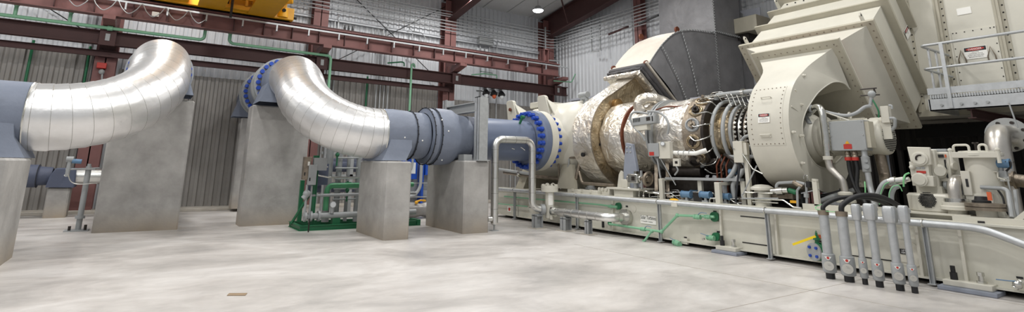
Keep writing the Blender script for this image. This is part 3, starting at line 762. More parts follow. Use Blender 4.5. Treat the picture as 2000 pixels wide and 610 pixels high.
def sec(name, prof, m, n=48, jit=0, fr=3, lab=None, ang=40, o=10.86):
    # profile given as (y, radius) from high to low y
    p2 = []
    if jit:
        for i in range(len(prof)-1):
            for k in range(4): t = k/4; p2.append((prof[i][0]+(prof[i+1][0]-prof[i][0])*t, prof[i][1]+(prof[i+1][1]-prof[i][1])*t))
        p2.append(prof[-1])
    else: p2 = prof
    g = G().lathe((AX, 0, AZ), (0, 1, 0), p2, n, False)
    if jit: g.jit(jit, fr)
    return part(name, g, m, r, lab, ang=ang)
sec('hot_section_blanket', [(10.88, .98), (10.82, 1.03), (10.5, 1.02), (10.15, .98), (10.08, .9)], FOIL, jit=.045, fr=2.6)
sec('clamp_band', [(10.10, .86), (10.10, .99), (10.05, .99), (10.05, .86)], RUST)
sec('turbine_blanket', [(10.05, .90), (10.0, .95), (9.6, .93), (9.3, .92), (9.25, .84)], FOIL, jit=.04, fr=2.8)
sec('casing_flange', [(9.26, .80), (9.26, .98), (9.2, .98), (9.2, .9), (9.14, .9), (9.14, .98), (9.10, .98), (9.10, .8)], GREYST)
sec('combustor_housing', [(9.10, .86), (8.95, .92), (8.5, .93), (8.25, .93), (8.2, .88)], FOIL, jit=.02, fr=4)
sec('injector_ring', [(8.2, .88), (8.15, .95), (7.72, .80), (7.68, .70)], TARN)
sec('combustor_flange', [(7.70, .70), (7.70, .88), (7.62, .88), (7.62, .66)], DKMET)
sec('diffuser_cone', [(7.64, .66), (7.25, .62), (7.05, .60)], FOILB, jit=.01, fr=5)
sec('diffuser_flange', [(7.12, .60), (7.12, .68), (7.05, .68), (7.05, .60)], GREYST)
sec('compressor_casing', [(7.06, .56), (6.32, .54)], DKMET)
for k in range(6):
    y = 7.0-.13*k
    g = G().lathe((AX, y, AZ), (0, 1, 0), [(0, .55), (0, .64), (.035, .64), (.035, .55)], 44)
    vr = part('vane_ring', g, STEEL if k % 2 else TARN, r)
    g = G()
    for j in range(40):
        a = 2*PI*j/40; q = V(AX+.655*math.cos(a), y-.03, AZ+.655*math.sin(a)); o = V(math.cos(a), 0, math.sin(a)); t = V(-math.sin(a), 0, math.cos(a))
        g.obox(q, o*.012, t*.022+V(0, .012, 0), V(0, .026, 0)-t*.012); g.cyl(q-o*.08, q+o*.025, .012, n=5)
    part('vane_levers', g, STEEL, vr)
for k in range(14):       # fuel injector ports round the combustor
    a = 2*PI*(k+.5)/14; o = V(math.cos(a), 0, math.sin(a)); ax_ = (o*.93+V(0, -.34, 0)).normalized(); c = V(AX, 7.95, AZ)+o*.80
    if o.x > .6: continue
    p = part('injector_port', G().lathe(c, ax_, [(0, .17), (.10, .17), (.12, .15), (.12, .13), (.09, .13)], 20), FOILB if k % 3 else GREYST, r)
    part('injector', G().cyl(c+ax_*.06, c+ax_*.16, .09, n=8).cyl(c+ax_*.1, c+ax_*.24, .04, n=8).bar(c+ax_*.15-V(0, 0, .11), c+ax_*.15+V(0, 0, .11), .03, .03), DKMET if k % 2 else TARN, p)
for y, rr in ((7.45, .80), (7.20, .76)):       # twin manifold hoops
    g = G().torus((AX, y, AZ-.02), (0, 1, 0), rr, .045, 56, 12)
    part('manifold_hoop', g, GREYST, r)
for k in range(9):        # fuel lines from the hoops to the injectors
    a = math.radians(95+18*k); o = V(math.cos(a), 0, math.sin(a)); t = V(-math.sin(a), 0, math.cos(a))
    c = V(AX, 0, AZ)
    pts = [c+o*.84+V(0, 7.45, 0), c+o*1.0+V(0, 7.5, 0)+t*.05, c+o*1.02+V(0, 7.75, 0)+t*.1, c+o*.97+V(0, 7.92, 0)]
    part('fuel_line', G().tube(catmull(pts, 6), .014, 7), STEEL, r)
for k in range(8):        # looping instrument lines above the casing
    x = 11.2+.09*k; z = 3.30+.02*(k % 3)
    pts = [(x, 8.1, z-.1), (x, 7.9, z+.06), (x-.05, 7.2-.06*k, z+.08), (x-.05, 7.1-.06*k, z-.2)]
    part('instrument_line', G().tube(pts, .012, 6, .06), STEEL, r)
part('rust_strap', G().tube(catmull([(10.95, 9.1, 3.16), (11.0, 8.8, 3.22), (11.05, 8.45, 3.2), (11.15, 8.2, 3.25)], 5), .02, 6), RUST, r)
part('foil_bend_duct', G().tube(catmull([(11.0, 9.62, 3.15), (10.95, 9.66, 3.36), (11.12, 9.56, 3.52), (11.5, 9.36, 3.46), (11.8, 9.15, 3.15)], 6), .15, 18).jit(.025, 5), FOIL, r)
part('bleed_pipe', G().tube([(11.35, 7.6, 3.3), (11.35, 7.6, 3.42), (11.35, 6.7, 3.42), (11.6, 6.35, 3.35), (11.7, 6.35, 2.9)], .055, 12, .25), GREYST, r)
part('bleed_clamp', G().cyl((11.35, 6.95, 3.42), (11.35, 6.87, 3.42), .085, n=12), STEEL, r)
# near-side tie pipe under the combustor
tp = part('tie_pipe', G().tube([(10.62, 8.6, 2.05), (10.62, 7.75, 2.02), (10.75, 7.55, 2.1)], .05, 12, .1), WHITE, r)
g = G()
for y in (8.5, 8.35, 8.2, 8.05, 7.9): g.torus((10.62, y, 2.045), (0, 1, 0), .052, .01, 14, 5)
many('tie_band', g, GREYST, tp)
for k in range(6):
    y = 7.0-.13*k
    part('guide_rod', G().cyl((10.98, y, 1.95), (10.98, y, 2.55), .012, n=6), STEEL, r)
part('rod_rail', G().cyl((10.98, 7.15, 1.95), (10.98, 6.2, 1.95), .04, n=10), GREYST, r)
for k, (y, z) in enumerate(((6.65, 2.35), (6.6, 2.12))):
    part('grey_bend', G().tube([(10.85, 6.75, z-.45), (10.85, 6.75, z), (10.85, 6.2, z+.12)], .035, 10, .18), GREYST, r)
    part('red_sleeve', G().cyl((10.85, 6.75, z-.28), (10.85, 6.75, z-.16), .042, n=12), ORANGE, r)
# support trunnion arm
part('trunnion_arm', G().prism([(10.55, 9.92, 1.12), (10.55, 9.52, 1.12), (10.55, 9.47, 1.6), (10.55, 9.60, 2.28), (10.55, 9.82, 2.32), (10.55, 9.93, 1.6)], (.1, 0, 0)).use(1).cyl((10.56, 9.66, 2.2), (10.53, 9.66, 2.2), .03, n=8).cyl((10.56, 9.78, 2.2), (10.53, 9.78, 2.2), .03, n=8).cyl((10.56, 9.66, 2.08), (10.53, 9.66, 2.08), .03, n=8).cyl((10.56, 9.78, 2.08), (10.53, 9.78, 2.08), .03, n=8), [PAINTG, GREYST], r, 'blue-grey upright support plate', bev=.01)
# dark pipes and legs under the engine
g = G()
random.seed(3)
for k in range(16):
    y = 6.7+.22*k; x = random.uniform(10.9, 12.4)
    g.tube([(x, y, 1.0), (x+random.uniform(-.2, .2), y, 1.4), (x+random.uniform(-.3, .3), y+random.uniform(-.4, .4), 1.75), (x, y+random.uniform(-.3, .3), 2.0)], random.uniform(.02, .05), 8, .1)
many('lower_pipe', g, DKMET, r)
for k, y in enumerate((7.22, 7.35, 7.46)):
    part('rusty_tube', G().tube([(10.95, y, 1.0), (10.95, y, 1.75), (11.1, y-.05, 2.0)], .02, 7, .06), RUST, r)
for k, y in enumerate((7.05, 6.85)):
    part('drain_hose', G().tube(catmull([(10.75, y+.1, 1.05), (10.75, y+.1, 1.35), (10.8, y-.08, 1.6), (10.95, y-.12, 1.85)], 6), .05, 12), GREYST, r)
part('accessory_sump', G().box((11.0, 7.2, .92), (12.5, 9.6, 1.45)).box((11.2, 6.7, .92), (12.6, 7.2, 1.7)), DKMET, r, bev=.03)
part('accessory_gearbox', G().cyl((11.5, 6.9, 1.75), (11.5, 8.6, 1.75), .22, n=20).cyl((11.2, 8.0, 1.6), (11.2, 8.9, 1.6), .14, n=16).box((11.2, 8.7, 1.3), (12.0, 9.4, 1.8)), DKMET, r, bev=.02)
for k in range(7): part('dark_port', G().lathe(V(AX-.74, 8.0-.03*k, 1.88-.0*k)+V(.16*(k % 3), -.08*k, -.05*(k % 3)), (-.7, -.3, -.65), [(0, .12), (.08, .12), (.09, .09), (.05, .085), (.05, .01)], 16), DKMET, r) if k in (0, 2, 4) else None
for y in (9.05, 8.7): part('support_leg', G().bar((10.75, y, 1.0), (11.1, y+.25, 1.95), .08, .08), TARN, r)

# ================================================================== EXHAUST DUCT
r = thing('expansion_joint', 'dark folded expansion joint between the foil collector and quilted exhaust elbow', 'expansion joint', df(11.5, cF, 11.2))
def slab(d0, d1, f0, f1, y0, y1, g=None, Dv=None, Fv=None):
    Dv = Dv or D; Fv = Fv or F; g = g or G()
    c = Dv*(d0+d1)/2+Fv*(f0+f1)/2+V(0, (y0+y1)/2, 0)
    return g.obox(c, Fv*(f1-f0)/2, (0, (y1-y0)/2, 0), Dv*(d1-d0)/2)
part('lower_flange', slab(11.22, 11.33, cF-.98, cF+.98, 10.60, 11.98), FOIL, r)
part('dark_bellows', slab(11.36, 11.46, cF-.98, cF+.98, 10.58, 11.98).jit(.015, 3), STITCH, r, bev=.03)
part('grey_bellows', slab(11.46, 11.64, cF-1.02, cF+1.02, 10.54, 12.02), LIP, r, bev=.07)
part('upper_flange', slab(11.64, 11.71, cF-.99, cF+.99, 10.50, 12.04), QUILTL, r, bev=.015)
for k, (d, rad) in enumerate(((11.20, .07), (11.41, .05))):
    q = [df(d, cF-.98, 10.60), df(d, cF-.98, 11.98)]; q2 = [df(d, cF-.98, 10.60), df(d, cF+.98, 10.60)]
    for j, (a_, b_) in enumerate((q, q2)):
        part('foil_roll', G().tube([a_.lerp(b_, t/24) for t in range(25)], rad, 10).jit(.035, 6, k+j), FOIL if k == 0 else LIP, r)
r = thing('exhaust_elbow', 'quilted grey and cream exhaust elbow duct rising behind the turbine', 'duct', (13.8, 11.2, 3.4))
YR, YL = 10.5, 12.0
top = [df(11.70, cF-.90, 0), V(12.70, 0, 5.12), V(13.15, 0, 5.55), V(13.75, 0, 5.95), V(14.5, 0, 6.15), V(15.2, 0, 6.22), V(15.85, 0, 6.25)]
bot = [df(11.70, cF+.90, 0), V(13.95, 0, 3.62), V(14.25, 0, 3.55), V(14.6, 0, 3.5), V(15.0, 0, 3.48), V(15.4, 0, 3.48), V(15.85, 0, 3.5)]
def dense(P, k=3): return [V(*q) for q in catmull(P, k)]
T_ = dense(top); B_ = dense(bot)
g = G()
ringsR = []
for t, b_ in zip(T_, B_):
    ringsR.append([V(t.x+(b_.x-t.x)*s, YR-.06*math.sin(PI*s), t.z+(b_.z-t.z)*s) for s in [k/8 for k in range(9)]])
g.loft(ringsR, False).jit(.02, 1.5); part('side_blanket', g, QUILT, r, ang=60)
g = G().loft([[V(t.x, YL+(YR-YL)*s, t.z+.05*math.sin(PI*s)) for s in [k/8 for k in range(9)]] for t in T_], False).jit(.02, 1.5)
part('top_blanket', g, QUILTL, r, 'pale cream top blanket', ang=60)
g = G().loft([[V(t.x, YL, t.z), V(b_.x, YL, b_.z)] for t, b_ in zip(T_, B_)], False); part('far_side', g, QUILT, r)
g = G().loft([[V(t.x, YL, t.z), V(t.x, YR, t.z)] for t in B_], False); part('underside', g, QUILT, r)
g = G()
def lace(g, p, q, n, side=V(1, 0, 0)):
    g.tube([p.lerp(q, k/n)+side*(.028 if k % 2 else -.028) for k in range(n+1)], .014, 5)
for i in (5, 10):
    g.tube([V(T_[i].x+(B_[i].x-T_[i].x)*k/48+(.022 if k % 2 else -.022), YR-.075-.05*math.sin(PI*k/48), T_[i].z+(B_[i].z-T_[i].z)*k/48) for k in range(49)], .014, 5)
g.tube([V(q.x, YR-.03-(.02 if k % 2 else 0), q.z+(.03 if k % 2 else 0)) for k, q in enumerate(dense(top, 10))], .013, 5)
many('laced_seam', g, GREYST, r)
for (x, z, y) in ((12.42, 4.78, 11.95), (12.42, 4.74, 10.6), (13.75, 6.05, 11.9), (13.95, 6.05, 10.58)):
    part('lifting_eye', G().cyl((x, y-.03, z+.06), (x, y+.03, z+.06), .10, n=16), RUST, r)
r = thing('exhaust_riser', 'quilted grey vertical exhaust stack box behind the turbine', 'duct', (17, 11.6, 3.3))
g = G()
def quiltface(g, p, u, v_, n=10, m=12):
    p = V(*p); u = V(*u); v_ = V(*v_)
    return g.loft([[p+u*(i/n)+v_*(j/m) for i in range(n+1)] for j in range(m+1)], False)
quiltface(g, (15.85, 12.72, 3.3), (0, -2.22, 0), (0, 0, 3.0)); quiltface(g, (15.8, 12.75, 6.3), (0, -2.29, 0), (0, 0, 3.6)); 
quiltface(g, (15.8, 10.46, 6.3), (1.55, 0, 0), (0, 0, 3.6)); quiltface(g, (15.85, 10.5, 3.3), (1.5, 0, 0), (0, 0, 3.0))
quiltface(g, (15.8, 12.75, 6.3), (1.5, 0, 0), (0, 0, 3.6)); quiltface(g, (15.85, 12.72, 3.3), (1.5, 0, 0), (0, 0, 3.0))
quiltface(g, (17.3, 10.7, 3.3), (.82, -.1, 0), (0, 0, 3.0), 5)
quiltface(g, (15.85, 12.72, 3.3), (1.45, 0, 0), (0, -2.22, 0)); 
g.jit(.035, 1.4); part('blanket', g, QUILT, r, ang=60)
g = G()
for z in (3.4, 6.3): lace(g, V(15.78, 10.42, z), V(15.75, 10.40, z+2.9), 60, V(0, 1, 0))
lace(g, V(15.75, 12.6, 6.3), V(15.75, 10.5, 6.3), 40, V(0, 0, 1)); lace(g, V(15.82, 10.40, 6.3), V(17.2, 10.40, 6.3), 26, V(0, 0, 1))
many('laced_seam', g, GREYST, r)
for x in (16.1, 17.2):
    for y in (10.7, 12.4): part('support_leg', G().box((x-.08, y-.08, 0), (x+.08, y+.08, 3.3)), PRIMERD, r)

# ================================================================== AIR INTAKE
DI = V(.793, 0, .609); FI = V(.609, 0, -.793)
def di(d, f, y): q = DI*d+FI*f; return V(q.x, y, q.z)
r = thing('intake_scroll', 'rounded cream intake scroll casing with access door and danger sign', 'intake casing', (11.65, 5.87, .95))
CX, CZ, RS, YC = 11.65, 2.5, 1.26, 5.87
path = [di(11.86, 3.82, 0), V(11.35, 0, 3.86), V(11.10, 0, 3.66)]
wid = [.80, .52, .45]
for k in range(29):
    a = math.radians(125)+math.radians(218)*k/28; path.append(V(CX+RS*math.cos(a), 0, CZ+RS*math.sin(a))); wid.append(.43)
path += [di(11.55, 5.5, 0), di(11.86, 5.55, 0)]; wid += [.6, .80]
def chain(P, W, k):
    Q = catmull([V(p.x, w_, p.z) for p, w_ in zip(P, W)], k); return Q
fine = chain(path, wid, 3)
Rr = [V(q.x, YC-q.y, q.z) for q in fine]; Lr = [V(q.x, YC+q.y, q.z) for q in fine]
part('shell', G().loft([Rr, Lr], False), CREAM, r, ang=40)
n = len(Rr)
ip = catmull([(12.22, 5.06, 3.36), (12.06, 5.10, 3.48), (11.80, 5.2, 3.48), (11.48, 5.32, 3.28), (11.23, 5.38, 3.05), (11.02, 5.42, 2.82), (10.89, 5.44, 2.57), (10.87, 5.44, 2.3), (10.97, 5.44, 2.03), (11.2, 5.44, 1.82), (11.5, 5.44, 1.73), (11.8, 5.44, 1.74), (12.1, 5.44, 1.86), (12.4, 5.36, 2.1), (12.62, 5.2, 2.6)], 8)
cum = [0]
for p_, q_ in zip(ip, ip[1:]): cum.append(cum[-1]+(q_-p_).length)
def along(t):
    L_ = t*cum[-1]
    for k in range(len(cum)-1):
        if cum[k+1] >= L_: return ip[k].lerp(ip[k+1], (L_-cum[k])/max(1e-9, cum[k+1]-cum[k]))
    return ip[-1].copy()
Ri = [along(i/(n-1)) for i in range(n)]
side_ = G().loft([Rr, Ri], False); part('side_plate', side_, CREAM, r, ang=30)
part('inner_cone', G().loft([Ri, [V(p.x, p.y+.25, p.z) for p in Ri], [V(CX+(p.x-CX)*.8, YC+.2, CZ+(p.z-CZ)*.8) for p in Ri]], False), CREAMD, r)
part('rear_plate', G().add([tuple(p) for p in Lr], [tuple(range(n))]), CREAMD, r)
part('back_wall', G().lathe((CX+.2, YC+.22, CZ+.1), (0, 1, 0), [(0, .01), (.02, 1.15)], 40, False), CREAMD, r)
part('edge_bead', G().tube(Ri, .014, 6), CREAM, r)
g = G()
for a in (103, 122, 141, 160):
    q = V(math.cos(math.radians(a)), 0, math.sin(math.radians(a))); c = V(CX, YC-.445, CZ)+q*1.08
    g.obox(c, q*.12, q.cross(V(0, 1, 0))*.015, (0, .012, 0))
many('stiffening_rib', g, CREAM, r)
g = G()
for a, rr in ((118, 1.22), (150, .92), (185, 1.2), (190, .93), (215, 1.2)):
    q = V(math.cos(math.radians(a)), 0, math.sin(math.radians(a))); c = V(CX, YC-.44, CZ)+q*rr
    g.cyl(c, c-V(0, .05, 0), .03, n=10).cyl(c-V(0, .05, 0), c-V(0, .08, 0), .02, n=8)
many('stud', g, CREAM, r)
# curved access door on the scroll front, lying on the drum
def drum(a, y, rr): return V(CX+rr*math.cos(math.radians(a)), y, CZ+rr*math.sin(math.radians(a)))
A0, A1, Y0, Y1 = 138, 196, 5.56, 6.24
g = G().loft([[drum(A0+(A1-A0)*k/16, y, RS+.006) for k in range(17)] for y in (Y0, Y1)], False)
g.loft([[drum(A0+(A1-A0)*k/16, y, RS+d) for k in range(17)] for y, d in ((Y0, -.003), (Y0, .006))], False)
g.loft([[drum(a, y, RS+d) for y in (Y0, Y1)] for a, d in ((A0, -.003), (A0, .006))], False).loft([[drum(a, y, RS+d) for y in (Y0, Y1)] for a, d in ((A1, -.003), (A1, .006))], False)
door = part('access_door', g, CREAM, r, 'curved bolted access door')
g = G()
for k in range(13):
    for y in (Y0+.04, Y1-.04): g.sph(drum(A0+1.5+(A1-A0-3)*k/12, y, RS+.008), .012, 6)
for k in range(1, 7):
    for a in (A0+1.5, A1-1.5): g.sph(drum(a, Y0+.04+(Y1-Y0-.08)*k/7, RS+.008), .012, 6)
many('rivet', g, TARN, door)
for a in (151, 186):
    p0 = drum(a, 5.82, RS+.006); p1 = drum(a, 6.02, RS+.006); o = drum(a, 0, 1)-drum(a, 0, 0)
    part('handle', G().tube([p0, p0+o*.05, p1+o*.05, p1], .011, 7, .02).obox((p0+p1)/2+V(0, 0, -.05), (0, .11, 0), (0, 0, .005), o*.012), CREAM, door)
# danger sign
def danger(parent, c, right, upv, w, h, lines, nm='danger_sign'):
    right = V(*right).normalized(); upv = V(*upv).normalized(); nrm = right.cross(upv); c = V(*c)
    s = part(nm, G().obox(c, right*w/2, upv*h/2, nrm*.003), WHITE, parent, 'white sign with a black and red DANGER header')
    part('header', G().obox(c+upv*h*.30+nrm*.004, right*w*.47, upv*h*.165, nrm*.002), BLACK, s)
    g = G(); ctr = c+upv*h*.30+nrm*.007
    pts = [ctr+right*math.cos(2*PI*k/24)*w*.40+upv*math.sin(2*PI*k/24)*h*.125 for k in range(24)]
    g.add(pts, [tuple(range(24))]); part('oval', g, RED, s)
    text('DANGER', ctr+nrm*.003, right, upv, h*.15, TEXTW, s, maxw=w*.62)
    for i, ln in enumerate(lines): text(ln, c+upv*h*(.05-.135*i)+nrm*.005, right, upv, h*.075, TEXTM, s, maxw=w*.85)
    return s
a = 171; o = V(math.cos(math.radians(a)), 0, math.sin(math.radians(a)))
danger(door, drum(a, 5.93, RS+.016), (0, -1, 0), V(0, -1, 0).cross(o)*-1, .24, .19, ('FOLLOW', 'CONFINED SPACE', 'ENTRY PROCEDURES', 'BEFORE ENTERING'))
fl = part('neck_flange', slab(11.83, 11.88, 3.63, 5.68, 4.90, 6.78, None, DI, FI), CREAMD, r)
g = G()
for k in range(13):
    y = 5.02+.137*k
    for f in (3.74, 5.63): g.sph(di(11.83, f, y), .014, 6)
for k in range(14): g.sph(di(11.83, 3.78+.14*k, 4.98), .014, 6)
many('flange_bolt', g, TARN, fl)
part('upper_neck_flange', slab(11.93, 11.97, 3.66, 5.66, 4.92, 6.76, None, DI, FI), CREAM, r)
part('orange_gasket', slab(11.975, 12.045, 3.70, 5.6, 4.96, 6.70, None, DI, FI), ORANGE, r, 'orange strip along the neck flange')
part('gasket', slab(11.88, 11.93, 3.78, 5.6, 5.02, 6.65, None, DI, FI), CREAMD, r)
# square duct
r = thing('intake_duct', 'large slanting square cream intake duct with rib flanges and lifting ears', 'duct', di(13.5, 5.0, 6.0))
def rect(d, f0, f1, y0, y1): return [di(d, f0, y0), di(d, f0, y1), di(d, f1, y1), di(d, f1, y0)]
part('transition', G().loft([rect(12.02, 3.80, 5.55, 5.03, 6.62), rect(12.62, 3.80, 6.28, 4.62, 7.34)]), CREAM, r, ang=10)
part('duct_box', G().loft([rect(12.68, 3.84, 6.25, 4.62, 7.34), [V(14.58, y_, (14.58*.609-f_)/.793) for f_, y_ in ((3.84, 4.62), (3.84, 7.34), (6.25, 7.34), (6.25, 4.62))]], True), CREAM, r, ang=10)
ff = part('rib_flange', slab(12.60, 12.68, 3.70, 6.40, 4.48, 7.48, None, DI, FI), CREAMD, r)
g = G()
for k in range(20):
    y = 4.56+.149*k
    for f in (3.76, 6.34): g.sph(di(12.60, f, y), .017, 6)
for k in range(17):
    for y in (4.55, 7.41): g.sph(di(12.60, 3.78+.16*k, y), .017, 6)
many('flange_bolt', g, TARN, ff)
for d, f1 in ((13.62, 6.15), (14.5, 4.9)): part('rib_flange', slab(d, d+.06, 3.70, f1, 4.46, 7.48, None, DI, FI), CREAMD, r)
rf = part('rib_flange', slab(15.25, 15.33, 3.66, 3.95, 4.46, 7.5, None, DI, FI), CREAMD, r)
for d, y in ((12.75, 4.7), (12.75, 7.3), (14.95, 7.35)):
    c = di(d, 3.84, y)
    part('lifting_ear', G().prism([c-DI*.07, c+DI*.07, c+DI*.05-FI*.26, c-FI*.31, c-DI*.05-FI*.26], (0, .03, 0)).use(1).cyl(c-FI*.24+V(0, -.002, 0), c-FI*.24+V(0, .032, 0), .025, n=10), [CREAM, DARK], r)
g = G()
for k in range(7): g.sph(di(15.1, 3.83, 7.2-.22*k), .022, 6)
many('top_bolt', g, DARK, r)
# filter house
HX = 14.6
r = thing('filter_house', 'tall cream filter house behind the railed platform', 'filter house', (16.2, 1.5, 3.0))
part('shell', G().box((HX, -5, 3.0), (18.15, 4.72, 12.0)), CREAM, r)
for y in (4.66, 4.04, 3.06, 1.6):
    sm = part('seam_flange', G().box((HX-.10, y-.02, 3.0), (HX, y+.02, 12.5)).box((HX-.03, y-.09, 3.0), (HX, y+.09, 12.5)), CREAMD, r)
    g = G()
    for k in range(22):
        g.sph((HX-.03, y-.06, 3.2+.16*k), .018, 6)
    many('seam_bolt', g, DARK, sm)
part('plenum', G().box((HX+.02, 4.72, 3.0), (18.15, 7.2, 11.5)), CREAM, r)
part('bottom_sill', G().box((HX-.06, -5, 2.9), (HX, 4.7, 3.05)), CREAMD, r)
dr = part('access_panel', G().box((HX-.022, 3.16, 3.42), (HX, 3.90, 4.72)), CREAM, r, 'bolted access panel', bev=.005)
g = G()
for k in range(8):
    z = 3.46+.175*k
    for y in (3.19, 3.87): g.sph((HX-.025, y, z), .013, 6)
for k in range(5):
    for z in (3.46, 4.68): g.sph((HX-.025, 3.25+.14*k, z), .013, 6)
many('panel_bolt', g, DARK, dr)
for y in (3.78, 3.30):
    part('handle', G().tube([(HX-.02, y+.06, 3.95), (HX-.06, y+.06, 4.08), (HX-.06, y, 4.28), (HX-.06, y-.06, 4.08), (HX-.02, y-.06, 3.95)], .012, 7), TARN, dr)
danger(dr, (HX-.03, 3.55, 4.20), (0, -1, 0), (0, 0, 1), .38, .26, ('FOLLOW', 'CONFINED SPACE', 'ENTRY PROCEDURES', 'BEFORE ENTERING'))
part('paper_note', G().box((HX-.012, 3.50, 5.07), (HX, 3.74, 5.22)), WHITE, r, 'torn pale paper label')
dd = danger(r, di(14.3, 4.9, 4.60), (.793, 0, .609), (-.609, 0, .793), .3, .22, ('DO NOT', 'OPEN'), 'side_sign')
# platform
r = thing('access_platform', 'galvanised railed access platform along the filter house', 'platform', (13.6, 0, 2.9))
PX0, PX1 = 13.0, 14.5; ZD = 3.16
part('deck', G().box((PX0, -4, ZD-.04), (PX1, 3.98, ZD)), GREYST, r)
g = G()
for k in range(200): g.box((PX0-.012, 3.95-.04*k, ZD-.05), (PX0+.01, 3.97-.04*k-.0, ZD+.02))
part('grating_edge', g, GALV, r)
part('edge_channel', G().box((PX0-.02, -4, 2.87), (PX0+.01, 4.0, 3.10)).box((PX0-.02, -4, 2.87), (PX0+.10, 4.0, 2.89)).box((PX0-.02, 3.98, 2.87), (PX1, 4.01, 3.10)), GALV, r)
part('toe_board', G().box((PX0-.015, -4, 3.19), (PX0, 4.0, 3.32)).box((PX0, 3.985, 3.19), (PX1, 4.0, 3.32)), GALV, r)
part('top_rail', G().tube([(PX1, 3.99, 4.2), (PX0, 3.99, 4.2), (PX0, -4, 4.2)], .028, 10, .08), GALV, r)
part('mid_rail', G().tube([(PX1, 3.99, 3.72), (PX0, 3.99, 3.72), (PX0, -4, 3.72)], .026, 10, .05), GALV, r)
for y in (3.66, 2.42, 1.2, 0):
    part('post', G().box((PX0-.045, y-.03, 2.9), (PX0-.015, y+.03, 4.2)), GALV, r)
for x in (13.35, 13.75, 14.15): part('post', G().box((x-.025, 3.97, 2.95), (x+.025, 4.0, 4.2)), GALV, r)
g = G()
for y in (3.8, 3.5, 3.3, 3.12, 2.35, 2.2): g.cyl((PX0-.02, y, 2.97), (PX0-.05, y, 2.97), .025, n=8)
many('bolt', g, GREYST, r)
for y in (3.4, 1.2): part('support_beam', G().ibeam((PX0+.05, y, 2.78), (18, y, 2.78), .12, .18, .02), PRIMERD, r)
for y in (1.2, -2): part('support_post', G().box((13.6, y-.08, 0), (13.76, y+.08, 2.7)), PRIMERD, r)
# ================================================================== SKID
SX = 10.28
r = SKID = thing('equipment_skid', 'long cream steel skid base under the turbine, compressor and pumps', 'skid', (11.7, 8.3, .06))
part('side_panel', G().box((SX, .6, .10), (SX+.03, 15.6, .93)), CREAM2, r)
part('top_flange', G().box((SX-.07, .6, .925), (SX+.30, 15.6, .955)), CREAM2, r)
part('bottom_flange', G().box((SX-.09, .6, .085), (SX+.25, 15.6, .115)), CREAM2, r)
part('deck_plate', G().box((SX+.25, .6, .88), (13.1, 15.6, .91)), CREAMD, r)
part('dark_deck_sheet', G().box((SX+.28, 5.2, .905), (13.0, 10.3, .925)), DKMET, r)  # dark sheet added to darken the deck under the engine
part('end_panel', G().box((SX, 15.57, .1), (13.1, 15.6, .93)).box((SX, .6, .1), (13.1, .63, .93)).box((13.07, .6, .1), (13.1, 15.6, .93)), CREAM2, r)
part('under_skid_shade_block', G().box((SX+.35, .7, 0), (13.0, 15.5, .1)), DARK, r)  # black block in place of the shade in the gap under the skid
for p in ((10.28,6.966,0.428), (10.28,5.801,0.364), (10.28,3.041,0.477), (10.28,12.948,0.547), (10.28,10.046,0.359), (10.28,3.57,0.402)):
    y = p[1]
    part('stiffener', G().prism([(SX, y-.02, .115), (SX-.085, y-.02, .115), (SX-.085, y-.02, .17), (SX-.055, y-.02, .925), (SX, y-.02, .925)], (0, .04, 0)), CREAM, r)
g = G()
for x0, y0, x1, y1 in ((1447,424,1500,480),(1563,440,1600,500)):
    pass
g.box(*((10.272,5.966,0.736),(10.284,6.545,0.755))).box(*((10.272,6.015,0.231),(10.284,6.548,0.25))).box(*((10.272,3.985,0.26),(10.284,4.632,0.276)))
many('panel_seam', g, DARK, r)
for i, b in enumerate((((((10.27,9.565,0.707),(10.28,9.634,0.744)))), ((((10.27,7.083,0.775),(10.28,7.156,0.807)))), ((((10.27,7.034,0.367),(10.28,7.106,0.398)))), ((((10.27,7.869,0.158),(10.28,7.937,0.19)))), ((((10.27,5.018,0.427),(10.28,5.088,0.453)))), ((((10.27,2.445,0.258),(10.28,2.514,0.285)))))):
    part('tag_plate', G().box(*b), BLACK, r)
part('orange_tag', G().box(*((10.265,4.981,0.479),(10.277,5.122,0.55))), ORANGE, r, 'orange tag plate')
for c in ((10.28,9.393,0.684), (10.28,7.066,0.5)):
    part('cover_disc', G().cyl(c, V(*c)+V(-.012, 0, 0), .095, n=24), CREAM, r)
lp = part('lift_plate', G().prism([(10.255,3.873,0.594), (10.255,3.822,0.616), (10.255,3.735,0.603), (10.255,3.714,0.552), (10.255,3.73,0.276), (10.255,3.886,0.275), (10.255,3.894,0.32)], (.02, 0, 0)), CREAM, r)
part('round_plate', G().cyl((10.28,3.729,0.403), V(*(10.28,3.729,0.403))+V(-.012, 0, 0), .19, n=32), CREAM, r)
sg = part('sign', G().box(*((10.245,3.725,0.397),(10.253,3.842,0.475))), BLACK, lp, 'small black lift point sign')
q = V(*(10.243,3.782,0.436))
text('LIFT', q+V(0, 0, .017), (0, -1, 0), (0, 0, 1), .022, TEXTW, sg); text('HERE', q+V(0, 0, -.015), (0, -1, 0), (0, 0, 1), .022, TEXTW, sg)
npl = part('nameplate', G().box(*((10.265,8.696,0.365),(10.279,9.165,0.553))), WHITE, r, 'pale maker nameplate with black lettering')
q = V(*(10.262,8.924,0.471))
text('Solar Turbines', q+V(0, 0, .04), (0, -1, 0), (0, 0, 1), .085, TEXTM, npl, maxw=.46); text('A Caterpillar Company', q+V(-.0, .04, -.055), (0, -1, 0), (0, 0, 1), .04, TEXTM, npl, maxw=.34)
small = part('safety_label', G().box(*((10.27,14.663,0.199),(10.28,14.87,0.361))), WHITE, r)
part('label_mark', G().box(*((10.266,14.701,0.232),(10.271,14.805,0.33))), RED, small)
